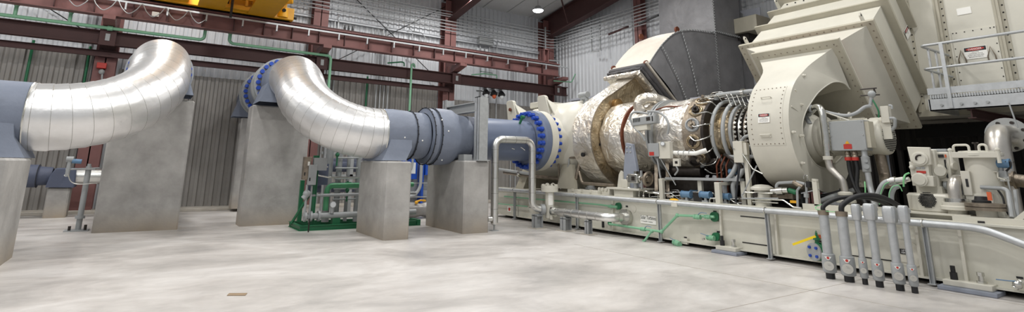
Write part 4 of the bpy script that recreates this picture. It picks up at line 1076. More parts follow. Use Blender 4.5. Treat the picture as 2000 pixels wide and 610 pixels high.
# feet with levelling bolts
for i, (px, pw) in enumerate((((9.996,6.779,0), .45), ((10.089,3.002,0), .55))):
    y = px[1]
    f = part('mounting_foot', G().box((SX-.24, y-pw/2, .06), (SX+.02, y+pw/2, .14)), CREAM, r, bev=.01)
    part('grout_pad', G().box((SX-.32, y-pw/2-.06, 0), (SX+.05, y+pw/2+.05, .06)), PAINTG, f, 'blue-grey pad', bev=.01)
    part('black_jack_bolt', G().cyl((SX-.13, y+pw*.30, .14), (SX-.13, y+pw*.30, .24), .045, n=12).cyl((SX-.13, y+pw*.30, .24), (SX-.13, y+pw*.30, .33), .03, n=12), BLACK, f)
    part('steel_jack_bolt', G().cyl((SX-.13, y-pw*.26, .14), (SX-.13, y-pw*.26, .17), .06, n=6).cyl((SX-.13, y-pw*.26, .17), (SX-.13, y-pw*.26, .24), .035, n=12).cyl((SX-.13, y-pw*.26, .24), (SX-.13, y-pw*.26, .29), .045, n=6), STEEL, f)
part('black_jack_bolt', G().cyl((10.18,10.356,0.144), V(*(10.18,10.356,0.144))+V(0, 0, .17), .035, n=12), BLACK, r)
# long rail pipe on struts
r = thing('rail_pipe', 'long galvanised rail pipe running along the top edge of the skid', 'pipe', (10.1, 8, .03))
part('pipe', G().tube([(10.08, 15.4, .905), (10.08, 2.75, .905), (10.08, 1.75, .50), (10.08, 1.5, 0)], .052, 14, .9), GALV, r)
for p in ((10.12,14.25,0.464), (10.12,11.288,0.255), (10.12,8.469,0.28), (10.12,5.9,0.454), (10.12,3.424,0.435)):
    y = p[1]
    part('strut', G().box((10.10, y-.032, .03), (10.16, y-.022, .87)).box((10.10, y+.022, .03), (10.16, y+.032, .87)).box((10.15, y-.032, .03), (10.16, y+.032, .87)).box((10.06, y-.05, .03), (10.2, y+.05, .04)), GALV, r)
    part('strap', G().torus((10.08, y, .905), (0, 1, 0), .056, .012, 20, 6), STEEL, r)
# thin green lines behind, left half of the skid
single('green_line', G().tube([(10.2,14.957,0.68), (10.2,10.504,0.71), (10.2,9.952,0.696)], .022, 8), GREEN, 'thin green pipe along the skid side below the rail pipe, upper of two', 'pipe')
r = thing('green_drain_valve', 'green drain valve stub at the end of the upper green skid line', 'valve', (10.2,9.899,0.7))
part('body', G().cyl((10.19,10.159,0.695), (10.19,9.837,0.692), .035, n=12).cyl((10.19,10.07,0.65), (10.19,10.066,0.74), .03, n=10), GREEN, r)
part('flange', G().cyl((10.2,9.845,0.716), V(*(10.2,9.845,0.716))+V(.07, 0, 0), .085, n=20), GREEND, r)
single('green_line', G().tube([(10.2,15.673,0.419), (10.2,13.669,0.439)], .018, 8), GREEN, 'thin green pipe low on the left end of the skid side', 'pipe')
# green drain pipes with valves, centre
def valve(parent, c, ax, r_, m=None, nm='valve_body'):
    c = V(*c); ax = V(*ax).normalized(); m = m or GREEN
    return part(nm, G().lathe(c-ax*r_*2, ax, [(0, r_*1.25), (r_*.6, r_*1.25), (r_*.9, r_*1.0), (r_*1.4, r_*1.35), (r_*2.6, r_*1.35), (r_*3.1, r_*1.0), (r_*3.4, r_*1.25), (r_*4, r_*1.25)], 14), m, parent)
r = thing('green_drain_pipe', 'pale green bent drain pipe with two valves crossing the skid side by the nameplate', 'pipe', (10.1,8.453,0.059))
part('upper_run', G().tube([(10.15,7.058,0.691), (10.1,7.948,0.651), (10.1,8.411,0.253), (10.12,10.072,0.263)], .028, 10, .06), GREEN, r)
part('drain_leg', G().tube([(10.1,8.692,0.246), (9.95,8.836,-0.034)], .026, 10).cyl((9.96,8.811,0.025), (9.95,8.855,-0.093), .036, n=12), GREEN, r)
for p in ((10.1,7.948,0.651), (10.1,8.411,0.253), (10.1,8.692,0.235)): part('elbow_joint', G().sph(p, .046, 12), GREEN, r)
v1 = valve(r, (10.1,7.433,0.661), (0, 1, 0), .04); valve(r, (10.1,8.951,0.254), (0, 1, 0), .035); valve(r, (10.13,7.203,0.68), (0, 1, 0), .034)
part('lever', G().tube(catmull([(10.1,7.431,0.683), (10.07,7.328,0.755), (10.07,7.179,0.756)], 4), .008, 6), BLUEI, v1)
part('lever', G().tube(catmull([(10.1,8.918,0.28), (10.07,8.796,0.34), (10.07,8.676,0.329)], 4), .008, 6), BLUEI, r)
part('skid_flange', G().cyl((10.2,7.104,0.686), V(*(10.2,7.104,0.686))+V(.07, 0, 0), .10, n=24), GREEND, r)
part('end_flange', G().cyl((10.2,10.151,0.277), V(*(10.2,10.151,0.277))+V(.07, 0, 0), .06, n=18), GREEND, r)
r = thing('green_drain_valve', 'stubby pale green valve with blue lever low on the skid near the floor', 'valve', (10.1,7.963,0.064))
valve(r, (10.12,8.02,0.045), (.3, 1, .15), .05); part('lever', G().tube([(10.08,8.039,0.109), (10.05,8.15,0.152)], .007, 6), BLUEI, r)
part('pad', G().box(*((10.2,7.808,0.045),(10.26,7.97,0.164))), CREAM, r)
r = thing('green_drain_valve', 'green valve with blue lever and silver outlet right of the bent drain pipe', 'valve', (10.1,7.118,0.268))
part('flange', G().cyl((10.2,7.102,0.285), V(*(10.2,7.102,0.285))+V(.07, 0, 0), .085, n=24), GREEND, r)
valve(r, (10.12,7.157,0.263), (0, 1, 0), .042); part('outlet', G().cyl((10.12,7.306,0.225), (10.12,7.357,0.209), .02), STEEL, r)
part('lever', G().tube([(10.08,7.162,0.295), (10.05,7.346,0.338)], .007, 6), BLUEI, r)
# big green gate valve with yellow handle
r = thing('butterfly_valve', 'green round valve with blank blue-bolted flange and long yellow handle', 'valve', (10.15,5.03,0.206))
c = V(*(10.15,5.04,0.273))
part('body', G().lathe(c+V(.12, -.05, 0), (-1, .35, 0), [(0, .13), (.03, .15), (.09, .15), (.10, .12), (.14, .12), (.15, .15), (.2, .15)], 28), GREEND, r)
bf = part('blank_flange', G().lathe(c+V(-.07, .02, 0), (-1, .35, 0), [(0, .15), (.03, .15)], 28), GREYST, r)
dd_ = V(-1, .35, 0).normalized(); sx_ = V(.35, 1, 0).normalized()
for k in range(4):
    a = PI/4+PI/2*k; p = c+V(-.07, .02, 0)+dd_*.03+sx_*.1*math.cos(a)+V(0, 0, .1*math.sin(a))
    part('bolt', G().cyl(p, p+dd_*.025, .026, n=6), BLUE, bf)
part('neck', G().cyl(c+V(0, 0, .14), c+V(0, 0, .27), .035, n=12).cyl(c+V(0, 0, .2), c+V(0, 0, .23), .06, n=12).cyl(c+V(0, 0, .27), c+V(0, 0, .32), .02, n=10).torus(c+V(0, 0, .33), (0, 1, 0), .02, .006, 14, 5), GREEND, r)
part('handle', G().bar(c+V(-.02, 0, .26), (10.05,5.414,0.352), .045, .04), YEL2, r, 'yellow lever handle')
r = thing('drain_cock', 'small steel drain cock with blue lever at the right end of the skid side', 'valve', (10.15,2.496,0.201))
part('body', G().sph((10.13,2.476,0.2), .06, 14).cyl((10.12,2.512,0.15), (10.16,2.436,0.244), .04, n=12), STEEL, r)
part('lever', G().tube([(10.1,2.479,0.242), (10.08,2.551,0.237), (10.05,2.675,0.238)], .008, 6, .03), BLUEI, r)

# ================================================================== CONDUIT STUBS
def stub(x, y, rad, ztop, kind, label, z0=.09, sh=.29):
    r = thing('cable_conduit', label, 'conduit', (x, y, 0), 'grey cable conduits rising from the floor')
    part('floor_stub', G().cyl((x, y, 0), (x, y, z0+.03), rad*.92, n=20), BLACK, r)
    s = part('seal_fitting', G().lathe((x, y, z0), (0, 0, 1), [(0, rad*1.12), (.015, rad*1.35), (sh*.5, rad*1.42), (sh-.015, rad*1.35), (sh, rad*1.15)], 24), GREYST, r)
    zc = z0+sh*.40
    g = G(); o = V(-.93, -.37, 0)
    g.cyl(V(x, y, zc), V(x, y, zc)+o*rad*1.75, rad*1.0, n=20).cyl(V(x, y, zc)+o*rad*1.7, V(x, y, zc)+o*rad*2.0, rad*.45, n=6).cyl(V(x, y, zc)+o*rad*1.9, V(x, y, zc)+o*rad*2.35, rad*.22, n=8)
    part('plug', g, STEEL, s)
    p = V(x, y, z0+sh*.80)+o*rad*1.42; w = rad*.65; sd_ = V(-o.y, o.x, 0)
    part('red_tag', G().prism([p+sd_*w+V(0, 0, w*.4), p-sd_*w+V(0, 0, w*.4), p-sd_*w*.3-V(0, 0, w*.7), p+sd_*w*.3-V(0, 0, w*.7)], o*.006).use(1).cyl(p+o*.004, p+o*.012, w*.42, n=10), [WHITE, RED], s)
    part('pipe', G().cyl((x, y, z0+sh-.02), (x, y, ztop), rad, n=24), GALV, r)
    if kind == 'open':
        part('end_collar', G().lathe((x, y, ztop-.03), (0, 0, 1), [(0, rad*1.12), (.07, rad*1.16), (.075, rad*.8)], 20), TARN, r)
    else:
        hd = part('elbow_head', G().loft([[(x+a*(rad*1.25*k), y+b*(rad*1.25*k), z) for a, b in ((-1, -.6), (-.6, -1), (.6, -1), (1, -.6), (1, .6), (.6, 1), (-.6, 1), (-1, .6))] for z, k in ((ztop-.02, .95), (ztop, 1.1), (ztop+.05, 1.2), (ztop+.18, 1.2), (ztop+.22, .95))], True, True, True).cyl((x, y, ztop+.14), (x+.16, y, ztop+.14), rad*.95, n=16), GALV, r, bev=.008)
    return r
stub(9.33, 4.485, .070, 1.0, 'open', 'leftmost of the two thick open conduits with a black cable looping out')
stub(9.33, 4.215, .074, 1.0, 'open', 'second thick open conduit with a black cable looping out, right of the first')
stub(9.33, 4.00, .040, .95, 'head', 'thin grey conduit with elbow head, just right of the two thick ones')
stub(9.33, 3.81, .054, .97, 'head', 'medium grey conduit with large elbow head, fourth from the left')
stub(9.33, 3.555, .056, .95, 'head', 'medium grey conduit with elbow head, fifth from the left beside the lift plate')
stub(9.33, 3.38, .042, .97, 'head', 'thin grey conduit with elbow head, rightmost of the six')
c = single('power_cable', G().tube(catmull([(9.33, 4.485, 1.0), (9.36, 4.47, 1.12), (9.55, 4.30, 1.24), (9.9, 4.05, 1.25), (10.4, 3.98, 1.13), (10.6, 4.0, 1.0)], 8), .034, 12), BLACK, 'black cable looping from the leftmost thick conduit onto the skid', 'cable')
c = single('power_cable', G().tube(catmull([(9.33, 4.215, 1.0), (9.36, 4.19, 1.15), (9.55, 4.02, 1.29), (9.9, 3.85, 1.27), (10.3, 3.75, 1.1), (10.6, 3.8, .96)], 8), .040, 12), BLACK, 'black cable looping from the second thick conduit onto the skid', 'cable')
single('earth_wire', G().tube(catmull([(9.33, 4.20, 1.04), (9.3, 4.35, 1.03), (9.28, 4.55, 1.05), (9.4, 4.6, 1.1), (9.7, 4.45, 1.18)], 6), .007, 6), mat('green_earth_wire', '7cbf86', .5), 'thin green wire round the tops of the two thick conduits', 'wire')

# ================================================================== CLAD PIPING LEFT OF THE SKID
r = thing('clad_pipe', 'silver clad goalpost-shaped pipe standing left of the compressor flange', 'pipe', (8.8, 12.4, .1))
UX0, UX1, UY = 7.91, 9.17, 12.06
p = part('jacket', G().tube([(UX0, UY, .22), (UX0, UY, 2.38), (UX1, UY, 2.40), (UX1, UY, .56), (9.5, 11.96, .50)], .10, 24, .22), PIPEAL, r)
g = G()
for z in (.55, .95, 1.35, 1.75, 2.1): g.torus((UX0, UY, z), (0, 0, 1), .101, .006, 24, 5).torus((UX1, UY, z), (0, 0, 1), .101, .006, 24, 5)
for x in (8.2, 8.55, 8.9): g.torus((x, UY, 2.39), (1, 0, 0), .101, .006, 24, 5)
part('bands', g, CLADS, p)
part('bottom_cap', G().sph((UX0, UY, .22), .10, 20, (1, 1, .9)).cyl((UX0-.2, UY+.02, .3), (UX0, UY, .3), .07, n=14), PIPEAL, r)
part('foot', G().cyl((UX0, UY, 0), (UX0, UY, .16), .022, n=10).box((UX0-.1, UY-.08, 0), (UX0+.1, UY+.08, .015)), GREYST, r)
r = thing('filter_vessel', 'cream strainer vessel with bolted flange cap between the clad pipes', 'vessel', (9.66, 11.9, .25))
part('body', G().cyl((9.66, 11.9, .28), (9.66, 11.9, 1.02), .125, n=28).sph((9.66, 11.9, .28), .125, 20, (1, 1, .3)), CREAM, r)
part('flange_cap', G().lathe((9.66, 11.9, .98), (0, 0, 1), [(0, .13), (0, .24), (.08, .24), (.085, .235), (.09, .24), (.17, .24), (.17, .05)], 32), CREAM, r)
g = G()
for k in range(10):
    a = 2*PI*k/10; g.cyl((9.66+.2*math.cos(a), 11.9+.2*math.sin(a), 1.15), (9.66+.2*math.cos(a), 11.9+.2*math.sin(a), 1.19), .025, n=6)
g.torus((9.58, 11.9, 1.15), (.3, 1, 0), .06, .013, 14, 6, 0, PI*2).torus((9.74, 11.85, 1.15), (.3, 1, 0), .06, .013, 14, 6)
many('cap_bolt', g, CREAM, r)
part('paper_label', G().lathe((9.66, 11.9, .62), (0, 0, 1), [(0, .128), (.33, .128)], 28, False), WHITE, r) if False else None
g = G().loft([[(9.66+.128*math.cos(a), 11.9+.128*math.sin(a), z) for a in [math.radians(215+10*k) for k in range(7)]] for z in (.62, .95)], False)
part('paper_label', g, WHITE, r)
part('inlet_flange', G().cyl((9.40, 11.98, .5), (9.50, 11.95, .5), .15, n=24), GREYST, r)
part('drain_nozzle', G().cyl((9.6, 11.75, .25), (9.6, 11.75, .5), .05, n=12), CREAM, r)
r = thing('clad_pipe', 'silver clad horizontal pipe running from the strainer vessel into the skid side', 'pipe', (9.66, 10.5, .36))
p = part('jacket', G().tube([(9.66, 11.72, .47), (9.66, 9.62, .47), (10.2, 9.60, .47)], .105, 24, .2), PIPEAL, r)
g = G()
for y in (11.5, 11.2, 10.9, 10.6, 10.3, 10.0): g.torus((9.66, y, .47), (0, 1, 0), .106, .006, 24, 5)
for x in (9.9, 10.05): g.torus((x, 9.6, .47), (1, 0, 0), .106, .006, 24, 5)
part('bands', g, CLADS, p)
part('flange', G().cyl((9.66, 11.74, .47), (9.66, 11.65, .47), .15, n=24), STEEL, r)
part('wall_flange', G().cyl((10.16, 9.6, .47), (10.28, 9.6, .47), .19, n=28), STEEL, r)
for i, (x, y, h) in enumerate(((9.3, 12.0, .38), (9.64, 11.2, .36), (9.66, 10.35, .36))):
    r = thing('pipe_support', ('stubby steel support under the left end of the strainer piping', 'stubby steel support under the horizontal clad pipe near the vessel', 'slim steel support under the middle of the horizontal clad pipe')[i], 'support', (x, y, 0))
    w = .11 if i < 2 else .07
    part('post', G().box((x-w, y-w, 0), (x-w+.015, y+w, h)).box((x+w-.015, y-w, 0), (x+w, y+w, h)).box((x-w, y-.008, 0), (x+w, y+.008, h)).box((x-w, y-w, h-.05), (x+w, y+w, h-.035)), GREYST, r)
    part('grout_pad', G().box((x-w-.08, y-w-.09, 0), (x+w+.08, y+w+.09, .02)), CURB, r)
# ================================================================== DRIVE MOTOR AND ITS FITTINGS
MX, MZ = 11.62, 2.33
r = thing('electric_motor', 'cream electric starter motor with round slotted fan grille and steel terminal box', 'motor', (MX, 4.8, 2.0))
part('barrel', G().lathe((MX, 5.25, MZ), (0, -1, 0), [(0, .28), (.02, .33), (.80, .33)], 40), CREAM, r)
g = G()
for k in range(26):
    a = 2*PI*k/26; o = V(math.cos(a), 0, math.sin(a)); g.obox(V(MX, 4.9, MZ)+o*.34, o*.022, V(0, .30, 0), o.cross(V(0, 1, 0))*.006)
many('cooling_fin', g, CREAM, r)
fan = part('fan_cover', G().lathe((MX, 4.50, MZ), (0, -1, 0), [(0, .33), (0, .355), (.16, .355), (.22, .335), (.24, .30), (.24, .01)], 44), CREAM, r, ang=50)
g = G()
for i in range(-8, 9):
    for j in range(-8, 9):
        x, z = i*.034+(.017 if j % 2 else 0), j*.034
        if .06 < math.hypot(x, z) < .29: g.box((MX+x-.011, 4.256, MZ+z-.010), (MX+x+.011, 4.259, MZ+z+.010))
part('grille_slots', g, DARK, fan)
part('fan_hub', G().cyl((MX, 4.26, MZ), (MX, 4.21, MZ), .045, n=14), CREAM, fan)
part('adapter_bell', G().lathe((MX, 5.75, MZ), (0, -1, 0), [(0, .52), (.18, .50), (.30, .40), (.36, .44), (.42, .44), (.44, .36), (.5, .34)], 40), CREAM, r)
for y in (5.05, 4.86):
    part('lifting_eye', G().torus((MX-.05, y, MZ+.42), (0, 1, .0), .055, .018, 18, 8).cyl((MX-.05, y, MZ+.30), (MX-.05, y, MZ+.38), .03), CREAM, r)
tb = part('terminal_box', G().box((11.05, 4.43, 2.05), (11.30, 5.03, 2.61)), GREYST, r, 'brushed steel terminal box', bev=.008)
g = G()
for y in (4.46, 5.0):
    for z in (2.08, 2.33, 2.58): g.cyl((11.05, y, z), (11.04, y, z), .012, n=8)
many('cover_screw', g, STEEL, tb)
wn = part('warning_label', G().box((11.044, 4.67, 2.08), (11.05, 4.81, 2.17)), RED, tb)
part('warning_triangle', G().prism([(11.042, 4.70, 2.175), (11.042, 4.78, 2.175), (11.042, 4.74, 2.235)], (.006, 0, 0)), YEL, tb)
part('side_bracket', G().box((11.08, 4.36, 2.10), (11.28, 4.43, 2.58)), CREAMD, tb)
for i, y in enumerate((4.80, 4.68)):
    part('cable_gland', G().lathe((11.15, y, 2.05), (0, 0, -1), [(0, .04), (.06, .055), (.08, .045), (.10, .055), (.12, .058)], 14).use(1).lathe((11.15, y, 1.93), (0, 0, -1), [(0, .06), (.06, .06), (.065, .04)], 14), [TARN, RED], tb)
single('power_cable', G().tube(catmull([(11.15, 4.80, 1.9), (11.15, 4.80, 1.7), (11.12, 4.74, 1.4), (11.1, 4.62, 1.15), (11.1, 4.55, .91)], 6), .036, 12), BLACK, 'black cable dropping from the left red gland of the motor terminal box', 'cable')
single('power_cable', G().tube(catmull([(11.15, 4.68, 1.9), (11.15, 4.67, 1.7), (11.12, 4.70, 1.4), (11.1, 4.62, 1.2), (11.0, 4.48, .91)], 6), .036, 12), BLACK, 'black cable dropping from the right red gland of the motor terminal box', 'cable')
r = thing('cable_conduit', 'grey conduit with seal fitting under the right end of the motor terminal box', 'conduit', (11.1, 4.46, .91))
part('pipe', G().tube([(11.15, 4.52, 2.05), (11.15, 4.50, 1.4), (11.05, 4.40, .91)], .05, 14, .3), GALV, r)
part('seal_fitting', G().lathe((11.15, 4.515, 1.95), (0, 0, -1), [(0, .05), (.02, .07), (.28, .07), (.3, .05)], 16).cyl((11.15, 4.51, 1.76), (11.04, 4.47, 1.76), .045, n=12).cyl((11.15, 4.51, 1.86), (11.05, 4.47, 1.86), .03, n=12), GREYST, r)
r = thing('flexible_hose', 'thick pale hose curving down in front of the scroll beside the motor box', 'hose', (11.0, 5.1, 1.6))
part('hose', G().tube(catmull([(11.25, 5.42, 2.86), (11.12, 5.25, 2.92), (11.02, 5.12, 2.85), (11.0, 5.09, 2.6), (11.0, 5.09, 2.2), (11.0, 5.09, 1.9)], 8), .065, 16).jit(.008, 12), STEEL, r)
part('coupling', G().cyl((11.0, 5.09, 1.95), (11.0, 5.09, 1.88), .085, n=14), CREAM, r)
part('bent_pipe', G().tube([(11.0, 5.09, 1.9), (11.0, 5.07, 1.72), (11.0, 4.88, 1.5), (11.0, 4.86, 1.3)], .065, 16, .14), DULL, r)
part('flange', G().lathe((11.0, 4.86, 1.30), (0, 0, -1), [(0, .07), (.02, .12), (.06, .12), (.08, .08), (.12, .12), (.16, .16), (.2, .16), (.2, .09), (.39, .09)], 24), CREAM, r)
part('valve_cluster', G().cyl((11.3, 5.5, 2.8), (11.15, 5.3, 2.92), .05).sph((11.2, 5.38, 2.9), .085, 10).cyl((11.35, 5.62, 2.85), (11.3, 5.5, 2.6), .05), GREYST, r)
single('flexible_hose', G().tube(catmull([(11.2, 5.15, 2.83), (11.2, 4.95, 2.76), (11.2, 4.75, 2.72), (11.2, 4.58, 2.76), (11.25, 4.45, 2.86), (11.3, 4.36, 2.88)], 6), .032, 10), GREYST, 'thin grey flexible hose sagging over the top of the motor', 'hose')
single('steel_tube', G().tube([(11.15, 5.1, 2.80), (11.15, 4.7, 2.62)], .014, 6), CREAM, 'thin cream tube sloping over the motor terminal box', 'tube')
r = thing('bracket_box', 'cream bracket box with side flap and short conduit right of the motor top', 'box', (11.5, 4.15, 2.4))
part('box', G().box(*((11.3,4.1,2.552),(11.42,4.229,2.86))), CREAM, r, bev=.006)
part('long_plate', G().box(*((11.36,4.119,2.258),(11.38,4.272,2.555))), CREAM, r)
part('short_conduit', G().tube([(11.3,4.093,2.631), (11.3,4.014,2.625), (11.35,4.051,2.473), (11.45,4.225,2.346)], .028, 10, .1), GREYST, r)
part('drain_elbow', G().tube([(11.3,4.08,2.864), (11.3,4.032,2.86), (11.3,4.04,2.795)], .018, 8, .03), GREYST, r)
r = thing('sensor_head', 'small round sensor with crossed studs hanging below the intake duct corner', 'sensor', (11.3,4.33,3.04))
part('head', G().sph((11.3,4.323,3.098), .07, 14).cyl((11.3,4.325,3.079), (11.3,4.372,2.899), .03), GREYST, r)
part('studs', G().cyl((11.3,4.507,3.206), (11.3,4.234,3.204), .014, n=6).cyl((11.3,4.513,3.088), (11.3,4.2,3.075), .014, n=6).cyl((11.3,4.284,3.21), (11.3,4.262,3.111), .014, n=6), DKMET, r)
part('green_wire', G().tube(catmull([(11.3,4.34,3.022), (11.28,4.281,2.89), (11.28,4.247,2.763), (11.28,4.261,2.65)], 5), .014, 6), GREEND, r)

# ================================================================== ENGINE-SIDE BOXES
r = thing('louvred_box', 'pale grey louvred instrument box tilted in front of the foil insulation', 'instrument', (10.45,9.014,2.728))
def tilt_box(c, ly, lz, lx, tilt):
    a = math.radians(tilt); u = V(0, -math.cos(a), math.sin(a)); w = V(0, math.sin(a), math.cos(a)); return V(*c), u, w
c, u, w = tilt_box((10.4,8.981,2.839), 0, 0, 0, 3)
part('housing', G().obox(c, u*.36, w*.10, V(.10, 0, 0)), GREYST, r, bev=.012)
g = G()
for k in range(5): g.obox(c-u*(.30-.05*k)+V(-.102, 0, 0)+w*.03, u*.012+w*.01, w*.045, V(.004, 0, 0))
many('louvre', g, DARK, r)
part('window', G().obox(c+u*.17+V(-.102, 0, 0)+w*.02, u*.06, w*.045, V(.004, 0, 0)), DKMET, r)
part('dark_slot', G().obox(c+u*.30+V(-.102, 0, 0)+w*.01, u*.015, w*.06, V(.004, 0, 0)), BLACK, r)
part('lower_tray', G().obox(c-w*.16-u*.12, u*.20, w*.07, V(.07, 0, 0)), CREAM, r)
single('flexible_hose', G().tube(catmull([(10.38,8.872,3.009), (10.36,9.283,3.078), (10.35,9.437,2.944), (10.35,9.329,2.701), (10.36,9.113,2.511), (10.4,9.027,2.344)], 6), .028, 10), GREYST, 'pale flexible conduit looping round the left end of the louvred box', 'hose')
single('flexible_hose', G().tube(catmull([(10.42,8.919,3.067), (10.42,8.601,3.03), (10.42,8.38,2.876), (10.42,8.303,2.675), (10.45,8.37,2.484)], 6), .028, 10), GREYST, 'pale flexible conduit arching from the louvred box down to the right', 'hose')
r = thing('control_box', 'grey control box with red label joined to a cream box with a round button', 'box', (10.5,8.739,1.931))
part('grey_box', G().box(*((10.42,8.645,1.954),(10.54,8.96,2.276))), GREYST, r, bev=.006)
part('red_label', G().box(*((10.413,8.785,1.979),(10.421,8.928,2.065))), RED, r)
part('cream_box', G().box(*((10.45,8.337,1.904),(10.57,8.67,2.305))), CREAM, r, bev=.006)
part('button', G().cyl((10.45,8.537,2.257), (10.38,8.48,2.253), .055, n=16).use(1).cyl((10.38,8.48,2.253), (10.375,8.476,2.253), .04, n=14), [GREYST, GLASS], r)
part('stand', G().bar((10.5,8.756,1.906), (10.5,8.693,1.444), .03, .03).bar((10.52,8.679,1.906), (10.6,8.336,1.288), .02, .02), GREYST, r)
r = thing('pendant_box', 'small cream box with dark square button below the combustor', 'box', (10.5,8.227,1.715))
part('box', G().box(*((10.45,8.094,1.726),(10.52,8.268,1.903))), CREAM, r, bev=.005)
part('button', G().box(*((10.443,8.132,1.785),(10.451,8.204,1.844))), DKMET, r)
part('lead', G().tube(catmull([(10.48,8.196,1.726), (10.5,8.175,1.633), (10.55,8.309,1.525)], 5), .02, 8), GREYST, r)
r = thing('junction_box', 'cream junction box on a tall post left of the scroll', 'junction box', (10.6,6.647,1.111))
part('box', G().box(*((10.5,6.522,1.813),(10.64,6.732,2.261))), CREAM, r, bev=.008)
part('side_flap', G().box(*((10.54,6.45,1.973),(10.64,6.541,2.227))), CREAM, r)
part('latch', G().cyl((10.5,6.714,2.102), (10.47,6.695,2.101), .015, n=8), STEEL, r)
part('post', G().box((10.58, (10.6,6.513,1.689)[1]-.04, .91), (10.66, (10.6,6.513,1.689)[1]+.04, 2.02)), CREAM, r)
part('striped_lead', G().tube(catmull([(10.55,6.643,1.814), (10.55,6.671,1.634), (10.58,6.749,1.368), (10.6,6.831,0.996)], 5), .022, 8), STITCH, r)
single('steel_tube', G().tube([(10.5,6.235,1.753), (10.5,6.577,1.188), (10.45,6.595,1.147), (10.45,6.556,1.088), (10.45,5.828,1.129)], .014, 7, .03), GREYST, 'bright slanting tube running down left of the scroll base', 'tube')
single('steel_tube', G().tube([(10.5,6.525,2.003), (10.5,6.329,1.69), (10.5,6.121,1.592)], .014, 7, .05), STEEL, 'thin steel tube with end nut below the junction box', 'tube')

# ================================================================== DECK FRAMES AND INSTRUMENTS
def uframe(xp0, xp1, ytop, ybot, X, label, dx=.35):
    a = (10.6,8.777,1.417)
    return a
r = thing('tubing_support', 'left upside-down U frame in cream with a long grey top channel', 'frame', (10.6,8.773,1.007))
pa = V(*(10.6,8.747,1.406)); pb = V(*(10.8,6.74,1.453))
part('post', G().box((10.55, pa.y-.055, .91), (10.65, pa.y+.055, pa.z+.02)), CREAM, r, bev=.01)
part('top_bar', G().bar((10.6, pa.y, pa.z), (11.5, pa.y-.05, pa.z), .1, .06), CREAM, r)
part('channel', G().bar((10.75, pa.y-.05, pa.z+.03), (10.75, pb.y, pa.z+.05), .16, .06), GREYST, r)
many('rear_post', G().box((10.75, pb.y-.05, .91), (10.83, pb.y+.05, pa.z+.02)).box((10.75, 7.75, .91), (10.83, 7.85, pa.z)), CREAM, r)
pc = V(*(10.45,7.121,1.355))
r = thing('tubing_support', 'right upside-down U frame in cream beside the blue transmitters', 'frame', (10.45, pc.y, .955))
part('post', G().box((10.40, pc.y-.06, .91), (10.50, pc.y+.06, pc.z+.04)), CREAM, r, bev=.01)
part('top_bar', G().bar((10.45, pc.y, pc.z+.01), (11.4, pc.y+.02, pc.z+.01), .1, .06), CREAM, r)
part('end_post', G().box((11.3, pc.y-.04, .91), (11.4, pc.y+.05, pc.z)), CREAM, r)
def transmitter(px, py, X, label, m=None, w=1.0):
    c = V(*(1.0,-4.801,0.57)) if False else None
def transm(c, label, s=1.0, legs=True):
    c = V(*c); r = thing('pressure_transmitter', label, 'transmitter', (c.x, c.y, .91), 'blue transmitters on the skid')
    part('housing', G().cyl(c+V(0, .10*s, 0), c-V(0, .10*s, 0), .075*s, n=18).cyl(c+V(0, .12*s, 0), c+V(0, .10*s, 0), .085*s, n=18).cyl(c-V(0, .10*s, 0), c-V(0, .13*s, 0), .085*s, n=18), BLUEI, r)
    part('neck', G().cyl(c, c-V(0, 0, .14*s), .035*s, n=12).obox(c-V(0, 0, .17*s), V(.05, 0, 0)*s, V(0, .07, 0)*s, V(0, 0, .05)*s), GREYST, r)
    if legs: part('manifold', G().obox(c-V(0, 0, .25*s), V(.04, 0, 0)*s, V(0, .09, 0)*s, V(0, 0, .04)*s).cyl(c-V(0, .06*s, .2*s), V(c.x, c.y-.06*s, .9), .015).cyl(c-V(0, -.06*s, .2*s), V(c.x, c.y+.06*s, .9), .015).cyl(c-V(.08, .05, .25)*s, c-V(-.02, .05, .25)*s, .02).cyl(c-V(.08, -.05, .25)*s, c-V(-.02, -.05, .25)*s, .02), STEEL, r)
    return r
transm((10.55,8.013,1.094), 'blue transmitter left of the black box, leftmost of the row')
transm((10.55,7.515,1.108), 'blue transmitter between the black box and the right U frame')
transm((10.62,7.086,1.097), 'blue transmitter partly hidden behind the right U frame post', .9)
transm((10.9,8.063,1.122), 'blue transmitter at the back, behind the black box', .8)
r = thing('black_box', 'black instrument box between the two front blue transmitters', 'box', (10.55,7.743,0.885))
part('case', G().box(*((10.5,7.579,0.866),(10.66,7.805,1.123))), BLACK, r, bev=.008)
part('lid', G().box(*((10.49,7.548,1.112),(10.67,7.801,1.146))), DKMET, r)
transm((11.0,7.079,1.62), 'small blue transmitter head high above the deck behind the right U frame', .8, False)
r = thing('yellow_cover', 'yellow plastic cap on the skid edge beside the rail pipe', 'cap', (10.35,8.209,0.904))
part('dome', G().loft([[V(*(10.4,8.251,0.877))+V(.08*k*math.cos(a), .13*k*math.sin(a), z) for a in [2*PI*j/18 for j in range(18)]] for z, k in ((0, 1), (.06, .98), (.10, .8), (.115, .3))], True, True, True), mat('yellow_plastic', 'f0b31c', .4), r)
part('rail_clip', G().box(*((10.02,7.882,0.839),(10.07,8.034,0.927))), CREAM, r)
